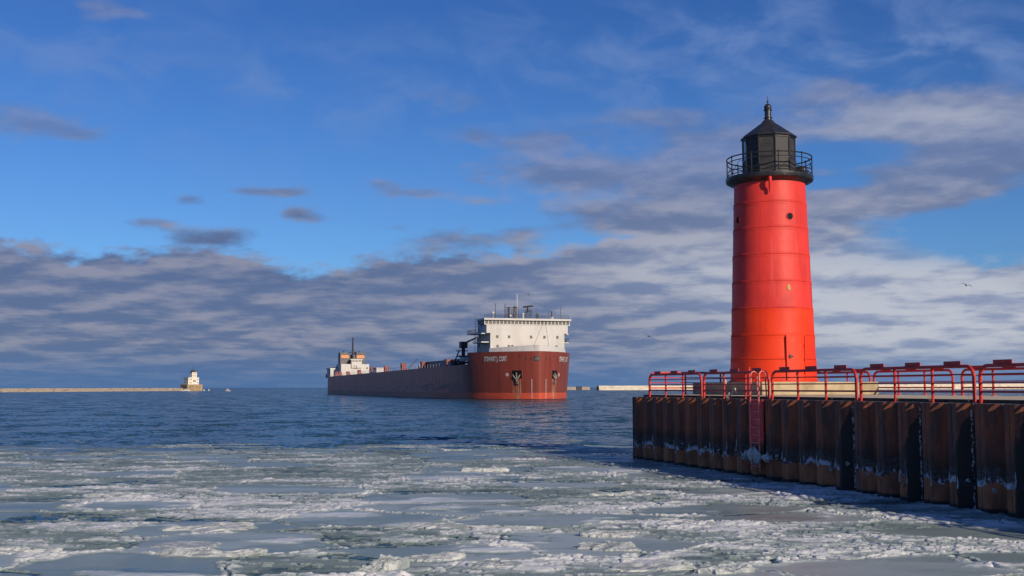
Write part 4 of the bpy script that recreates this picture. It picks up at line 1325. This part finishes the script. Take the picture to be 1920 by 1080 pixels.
rr.box((hx(990.5), ym - .6, hz_(587.6)), (hx(1005), ym + .6, hz_(586.8)))
rr.build('radar_mast', M['gear'], wh)
MB.tube = _tube
def ball(mb, c, r, m=None, n=10):
    pr = [(max(r * math.sin(PI * k / 8), .001), c[2] - r * math.cos(PI * k / 8)) for k in range(9)]
    return mb.lathe(pr, n, m, c=(c[0], c[1]), cap=False)
mb = MB(); ball(mb, (hx(930.5), ym, hz_(588)), .38); ball(mb, (hx(987), ym, hz_(589.5)), .35); ball(mb, (hx(963), ym, hz_(593)), .4); mb.tube([(hx(930.5), ym, 22.7), (hx(930.5), ym, hz_(590))], .08, 5); mb.tube([(hx(987), ym, 22.7), (hx(987), ym, hz_(591))], .25, 6)
mb.build('satellite_dome', M['white'], wh, smooth=True)
MB().tube([(hx(1021), HF - .5, 22.2), (hx(1008.5), 1.2, 14.8)], .045, 5).build('stay_wire', M['gear'], ship)
# deck crane beside the house
cx, cy = -13.2, 32.0
cr = MB().tube([(cx, cy, 9.7), (cx, cy, 16.6)], .55, 10).box((cx - 1.6, cy - 1.4, 12.4), (cx + 1.6, cy + 1.4, 12.8)).box((cx - 1.0, cy - 1.2, 15.0), (cx + 1.0, cy + 1.2, 16.9))
cr.tube([(cx - .2, cy - .4, 16.2), (cx + 4.3, cy - 1.0, 18.4)], [.35, .22], 6)
cr.tube([(cx - 3.2, cy, 9.8), (cx - 1.2, cy, 14.4)], .2, 6); cr.tube([(cx + 1.6, cy, 9.8), (cx + 1.4, cy, 13.6)], .2, 6); cr.tube([(cx - 2.2, cy, 14.2), (cx + 1.4, cy, 14.2)], .15, 6)
cr.box((cx - 1.7, cy - 1.2, 10.4), (cx + 1.6, cy + .2, 11.0))
crane = cr.build('deck_crane', M['gear'], ship)
MB().box((cx - 1.3, cy - 1.42, 11.1), (cx + 1.3, cy - .4, 12.35)).build('cab', M['neutral_white'], crane)
# deck houses, winches, boom along the starboard rail: l for a pixel column at lateral x
def l_for(px, x):
    k = (px - 960) / 2150.0; c, s_ = math.cos(TH), math.sin(TH)
    return (7.6 + x * c - k * (314 + x * s_)) / (k * c + s_)
def at_px(px, x=-13.0): return l_for(px, x)
rs = random.Random(12)
for i, (px, wpx, hm) in enumerate(((616, 6, 2.0), (634, 8, 2.3), (639, 5, 2.2), (654, 5, 1.9), (675, 5, 2.1), (700, 8, 2.6), (706, 4, 1.6), (726, 7, 2.3), (758, 8, 2.7), (795, 7, 2.5), (841, 7, 2.4))):
    l = at_px(px); sc = 2150 / (314 + .955 * l); wm = wpx / sc
    z = top_z(l) - .3
    m_ = MB().box((-13 - wm / 2, l, z), (-13 + wm / 2, l + 3, z + hm + .3)).box((-13 - wm * .62, l - .05, z + hm * .75), (-13 + wm * .3, l + 1.5, z + hm * .95 + .3))
    m_.tube([(-13 - wm * .8, l - .5, z + .6), (-13 + wm * .8, l - .5, z + .6)], .35, 8)
    m_.build('winch_housing', M['deckred'], ship)
l0, l1 = at_px(801, -11.5), at_px(862, -11.5)
MB().box((-12.2, l1, top_z(l1) + .1), (-10.9, l0, top_z(l1) + 2.2)).build('unloading_boom', M['navy'], ship)
l = at_px(852); z = top_z(l)
MB().box((-14, l, z - .2), (-11.6, l + 4, z + 1.5)).tube([(-12.6, l, z), (-12.6, l, z + 2.6)], .12, 5).build('deck_locker', M['gear'], ship)
l = at_px(710); z = top_z(l)
MB().box((-13.8, l, z - .2), (-9.0, l + 8, z + 1.9)).box((-14, l - .3, z + 1.9), (-8.8, l + 8.3, z + 2.1), M['gear']).build('deck_house', M['white'], ship)
l = at_px(770); z = top_z(l)
MB().tube([(-13.5, l, z - .2), (-13.5, l, z + 1.0), (-10.3, l, z + 4.0)], .16, 5).build('davit', M['gear'], ship)
l = at_px(788); z = top_z(l)
MB().box((-13.5, l, z), (-12.6, l + 1, z + 1.5)).build('vent_head', M['white'], ship)
# hatch covers down the deck and a wire rail at the edge
hm_ = MB()
for k in range(18):
    l = 52 + k * 12.2
    hm_.box((-9.5, l, 9.3), (9.5, l + 9.2, 9.95 - (l - 18) * .0036 + .45))
hm_.build('hatch_cover', M['deckred'], ship)
r_ = MB()
for dz in (.5, 1.0):
    r_.tube([(-15.7, 40, top_z(40) + dz), (-15.7, 300, top_z(300) + dz)], .035, 4)
for k in range(66): 
    l = 40 + k * 4; r_.tube([(-15.7, l, top_z(l)), (-15.7, l, top_z(l) + 1.0)], .04, 4)
r_.build('deck_rail', M['neutral_white'], ship)
# stern structures
def sp(px, x): return l_for(px, x)
lS = 281.0; sS = 2150 / (314 + .955 * lS)
def sx_(px):
    # lateral position of a pixel column on the plane l = lS
    k = (px - 960) / 2150.0; c, s_ = math.cos(TH), math.sin(TH)
    return (k * (314 + lS * c) - 7.6 + lS * s_) / (c - k * s_)
def sz_(py): return 3.4 + (726.6 - py) / sS
sh = MB().box((sx_(640), lS, 8.5), (sx_(692.5), lS + 16, sz_(683))).box((sx_(659), lS - .8, sz_(690)), (sx_(678), lS + 4, sz_(676))).box((sx_(661), lS - .4, sz_(676)), (sx_(676), lS + 4, sz_(674)), M['winblk'])
sh.box((sx_(657), lS - 1.2, sz_(675.5)), (sx_(680), lS + 4, sz_(673.5)))
af = sh.build('aft_house', M['white'], ship)
for px, py in ((664, 687), (668, 687), (668.5, 690), (689, 690)):
    MB().box((sx_(px) - .25, lS - .85 if px < 680 else lS - .05, sz_(py) - .3), (sx_(px) + .25, lS - .7, sz_(py) + .3)).build('window', M['winblk'], af)
for i in range(3):
    x = sx_(662.5 + i * 6)
    MB().box((x - .5, lS - .9, sz_(678.5)), (x + .5, lS - .82, sz_(676.8))).build('window', M['winblk'], af)
fn_ = MB().box((sx_(640), lS + 3, sz_(683)), (sx_(657), lS + 10, sz_(661))).box((sx_(670), lS + 3, sz_(683)), (sx_(687), lS + 10, sz_(661))).box((sx_(655), lS + 4, sz_(683)), (sx_(672), lS + 9, sz_(665)))
fn_.tube([(sx_(648), lS + 5, sz_(661)), (sx_(648), lS + 5, sz_(657.5))], .5, 8).tube([(sx_(677), lS + 5, sz_(661)), (sx_(677), lS + 5, sz_(657.5))], .5, 8)
fo = fn_.build('funnel', M['grey'], ship)
for a_, b_ in ((642, 656), (671, 685)):
    MB().box((sx_(a_), lS + 2.93, sz_(671.5)), (sx_(b_), lS + 10.05, sz_(666.2))).build('orange_band', M['orange'], fo)
MB().tube([(sx_(663), lS + 2.5, sz_(675)), (sx_(663), lS + 2.5, sz_(633))], [.5, .32], 8).box((sx_(661), lS + 2.3, sz_(660)), (sx_(668), lS + 2.7, sz_(658.5))).tube([(sx_(656), lS + 2.5, sz_(661)), (sx_(671), lS + 2.5, sz_(661))], .15, 5).build('aft_mast', M['gear'], ship)
sb = MB().prism([(-15.4, 289), (-10.4, 289), (-10.4, 303), (-15.0, 303)], 8.4, 12.9).add([(-15.45, 289, 8.4), (-15.1, 303, 8.4), (-15.1, 303, 13.2), (-15.3, 296, 13.2), (-15.8, 289, 9.4)], [(0, 1, 2, 3, 4)])
sb.box((-9.8, 286, 8.4), (-4, 300, 11.2)).box((-15.6, 289, 12.9), (-10.2, 303.5, 13.4))
sb.build('stern_deckhouse', M['white'], ship)
MB().box((-14, 293, 13.4), (-10, 302, 13.9)).build('stern_canopy', M['gear'], ship)

# ------------------------------------------------------------------ breakwaters and the far light
def rubble(name, pts, tops, wid, label, seed=1, mat=None):
    rs = np.random.RandomState(seed)
    rows_, colsn = [], []
    P_ = [np.array(p, float) for p in pts]
    seg = []
    for i in range(len(P_) - 1):
        L_ = np.linalg.norm(P_[i + 1] - P_[i]); n = max(2, int(L_ / 2.2))
        for k in range(n):
            f = k / n
            seg.append((P_[i] * (1 - f) + P_[i + 1] * f, tops[i] * (1 - f) + tops[i + 1] * f, (P_[i + 1] - P_[i]) / L_))
    Xs, Ys, Zs = [], [], []
    for (p, t, d) in seg:
        nrm = np.array([-d[1], d[0]])
        row = []
        for (o_, z) in ((-wid, -1.0), (-wid * .86, .5), (-wid * .80, t * .55), (-wid * .62, t * .62), (-wid * .56, t), (wid * .5, t), (wid, -1)):
            j = rs.uniform(-.35, .35) if 0 < z < t * .9 else rs.uniform(-.06, .06)
            q = p + nrm * (o_ + j); row.append((q[0], q[1], z + j * .5))
        Xs.append([r[0] for r in row]); Ys.append([r[1] for r in row]); Zs.append([r[2] for r in row])
    o = grid_mesh(name, np.array(Xs), np.array(Ys), np.array(Zs), mat or M['stone'])
    o.data.polygons.foreach_set('use_smooth', np.zeros(len(o.data.polygons), bool))
    tag(o, label, 'breakwater')
    return o
rubble('breakwater', [(-620, 420), (-448, 960), (-374, 1302)], [3.1, 3.15, 3.2], 5, 'long low stone breakwater running left from the white light station', 2)
M['stone_pale'] = paint('pale_frosted_stone', (0.66, 0.58, 0.45, 1), .9, (0.36, 0.29, 0.22, 1), .4, (.35, 1, 3), lo=.48, hi=.68, detail=8)
rubble('breakwater', [(96, 1290), (270, 1340), (480, 1400), (700, 1480), (980, 1600)], [4.9, 5.2, 6.2, 7.2, 8.4], 5, 'pale icy stone breakwater between the ship and the red railings', 5, M['stone_pale'])
rubble('breakwater', [(60, 1420), (98, 1420)], [3.6, 3.7], 4, 'short dull stone breakwater end just right of the ship bow', 8)
def U_(px, Y): return (px - 960) / 2150.0 * Y
# hut
hut = empty('harbour_hut', (U_(1085, 1285), 1285, 0), R(-12))
tag(hut, 'small dark hut with a white end wall on the right breakwater tip', 'hut')
MB().box((-3.6, -2.5, .3), (3.0, 2.5, 3.9)).build('wall', M['grey'], hut)
MB().box((-4.3, -2.6, .3), (-3.5, 2.6, 4.0)).build('end_wall', M['white'], hut)
MB().prism([(-4.5, -2.9), (3.2, -2.9), (3.2, 2.9), (-4.5, 2.9)], 3.9, 4.25).build('roof', M['grey'], hut)

bl = empty('light_station', (U_(361, 1320), 1320, 0), R(0))
tag(bl, 'square white light station on a tan stone base at the breakwater end', 'light station')
ra = R(41)
def RB(mb, x0, y0, x1, y1, z0, z1, m=None): return mb.box((x0, y0, z0), (x1, y1, z1), m, rot=ra)
base = RB(MB(), -9.3, -9.0, 9.0, 9.0, 0.1, 7.3); RB(base, -9.6, -9.3, 9.3, 9.3, 0, 1.2)
ba = base.build('stone_base', M['brick'], bl)
mid_ = RB(MB(), -7.0, -6.0, 6.0, 6.0, 7.3, 14.8).build('building', M['cream'], bl)
RB(MB(), -7.2, -6.2, 6.2, 6.2, 14.8, 15.4).build('parapet', M['white'], mid_)
tw = RB(MB(), -2.6, -6.3, 3.2, 0.0, 14.5, 21.8).build('tower', M['cream'], bl)
RB(RB(MB(), -2.9, -6.6, 3.5, .3, 21.3, 21.8), -1.6, -5, 2.0, -1.4, 21.8, 23.4).build('lantern', M['gear'], bl)
mm = MB()
c_r, s_r = math.cos(ra), math.sin(ra)
mx_, my_ = (.2 * c_r + 3.2 * s_r), (.2 * s_r - 3.2 * c_r)
mm.tube([(mx_, my_, 23.4), (mx_, my_, 29.5)], .12, 5); mm.tube([(mx_ - 1.4, my_, 23.0), (mx_ - 1.4, my_, 25.6)], .16, 5); mm.tube([(mx_ + 1.2, my_, 23.0), (mx_ + 1.2, my_, 25.0)], .16, 5)
mm.build('aerial_mast', M['gear'], bl)
def wins(par, xs, zs_, y, w, h):
    for z in zs_:
        for x in xs:
            RB(MB(), x - w / 2, y - .12, x + w / 2, y + .1, z - h / 2, z + h / 2).build('window', M['winblk'], par)
wins(mid_, (-4.9, -3.4, 4.6), (9.2, 12.9), -6.0, .8, 1.4)
wins(mid_, (-.8, .5, 1.8), (11.2,), -6.3 + .3, .7, 2.6)
wins(tw, (-.6, 1.2), (17.2, 20.0), -6.3, .7, 1.3)
wins(ba, (-5.5, -2.6, 2.5, 5.8), (4.4,), -9.0, .9, 1.7)
for z in (9.5, 12.6):
    for y in (-3.5, 0, 3.2):
        RB(MB(), -7.1, y - .4, -6.9, y + .4, z - .7, z + .7).build('window', M['winblk'], mid_)
for y in (-5.5, -1.5, 3.0):
    RB(MB(), -9.4, y - .5, -9.2, y + .5, 3.4, 5.6).build('window', M['winblk'], ba)

# boats and buoys
def boat(px, Y, L, label, rot):
    b = empty('motor_boat', (U_(px, Y), Y, 0), rot)
    tag(b, label, 'boat')
    h_ = MB()
    st = [(-L / 2, .9, .9), (-L / 4, 1.2, .95), (L / 6, 1.1, 1.1), (L / 2 - .8, .6, 1.4), (L / 2, .02, 1.6)]
    vs = []
    for x, hbw, t in st: vs += [(x, -hbw, t), (x, -hbw * .7, -.2), (x, hbw * .7, -.2), (x, hbw, t)]
    fs = [(i * 4 + j, (i + 1) * 4 + j, (i + 1) * 4 + j + 1, i * 4 + j + 1) for i in range(len(st) - 1) for j in range(3)] + [(0, 1, 2, 3)]
    fs += [(i * 4, i * 4 + 3, (i + 1) * 4 + 3, (i + 1) * 4) for i in range(len(st) - 1)]
    h_.add(vs, fs).build('hull', M['white'], b)
    MB().prism([(-L * .15, -.8), (L * .12, -.8), (L * .2, 0), (L * .12, .8), (-L * .15, .8)], .9, 2.3).build('cabin', M['white'], b)
    MB().box((-L * .1, -.82, 1.5), (L * .1, .82, 2.0)).build('window', M['winblk'], b)
    return b
boat(428, 1150, 6.5, 'tiny white motor boat alone on the open water', R(160))
boat(350, 1225, 9, 'low white workboat moored below the light station', R(10))
def buoy(px, Y, label):
    o = MB().lathe([(.1, -.3), (.9, -.2), (1.0, .5), (.5, 1.0), (.25, 2.0), (.1, 2.4)], 12).build('buoy', M['white'], smooth=True, loc=(U_(px, Y), Y, 0))
    tag(o, label, 'buoy', 'marker buoys')
buoy(384.5, 1220, 'white marker buoy just right of the light station')
buoy(393.5, 1300, 'fainter buoy further right of the light station')

# gulls
def gull(px, py, Y, span, bank, label, mat):
    x = U_(px, Y); z = CAM_H + (726 - py) / 2150.0 * Y
    g = MB()
    body = [(-.28, 0), (-.18, .05), (0, .09), (.14, .07), (.22, .05), (.28, .02), (.33, .004)]
    g.tube([(a * span, 0, 0) for a, r_ in body], [max(r_ * span, .01) for a, r_ in body], 8)
    for s_ in (-1, 1):
        vs = []
        for f, c, zz_ in ((0, .16, 0.0), (.3, .19, .10), (.62, .14, .09), (1.0, .02, -.02)):
            y = s_ * f * span * .5; cx_ = .04 * span - f * f * .18 * span
            vs += [(cx_ + c * span / 2, y, zz_ * span), (cx_ - c * span / 2, y, zz_ * span), (cx_ - c * span / 2, y, zz_ * span - .02), (cx_ + c * span / 2, y, zz_ * span - .025)]
        fs = []
        for i in range(3):
            for j in range(4): fs.append((i * 4 + j, (i + 1) * 4 + j, (i + 1) * 4 + (j + 1) % 4, i * 4 + (j + 1) % 4))
        fs.append((12, 13, 14, 15))
        g.add(vs, fs)
    o = g.build('gull', mat, smooth=True, loc=(x, Y, z)); o.rotation_euler = (bank, .1, R(75))
    tag(o, label, 'gull', 'gulls in flight')
gull(1215.5, 631, 150, 1.15, .5, 'dark gull low in the sky between ship and lighthouse', M['gulld'])
gull(1815, 536, 95, 1.0, .35, 'grey gull gliding at the right of the lighthouse', M['gullw'])
gull(991, 552, 240, 1.2, .2, 'distant gull above the ship bridge masts', M['gulld'])
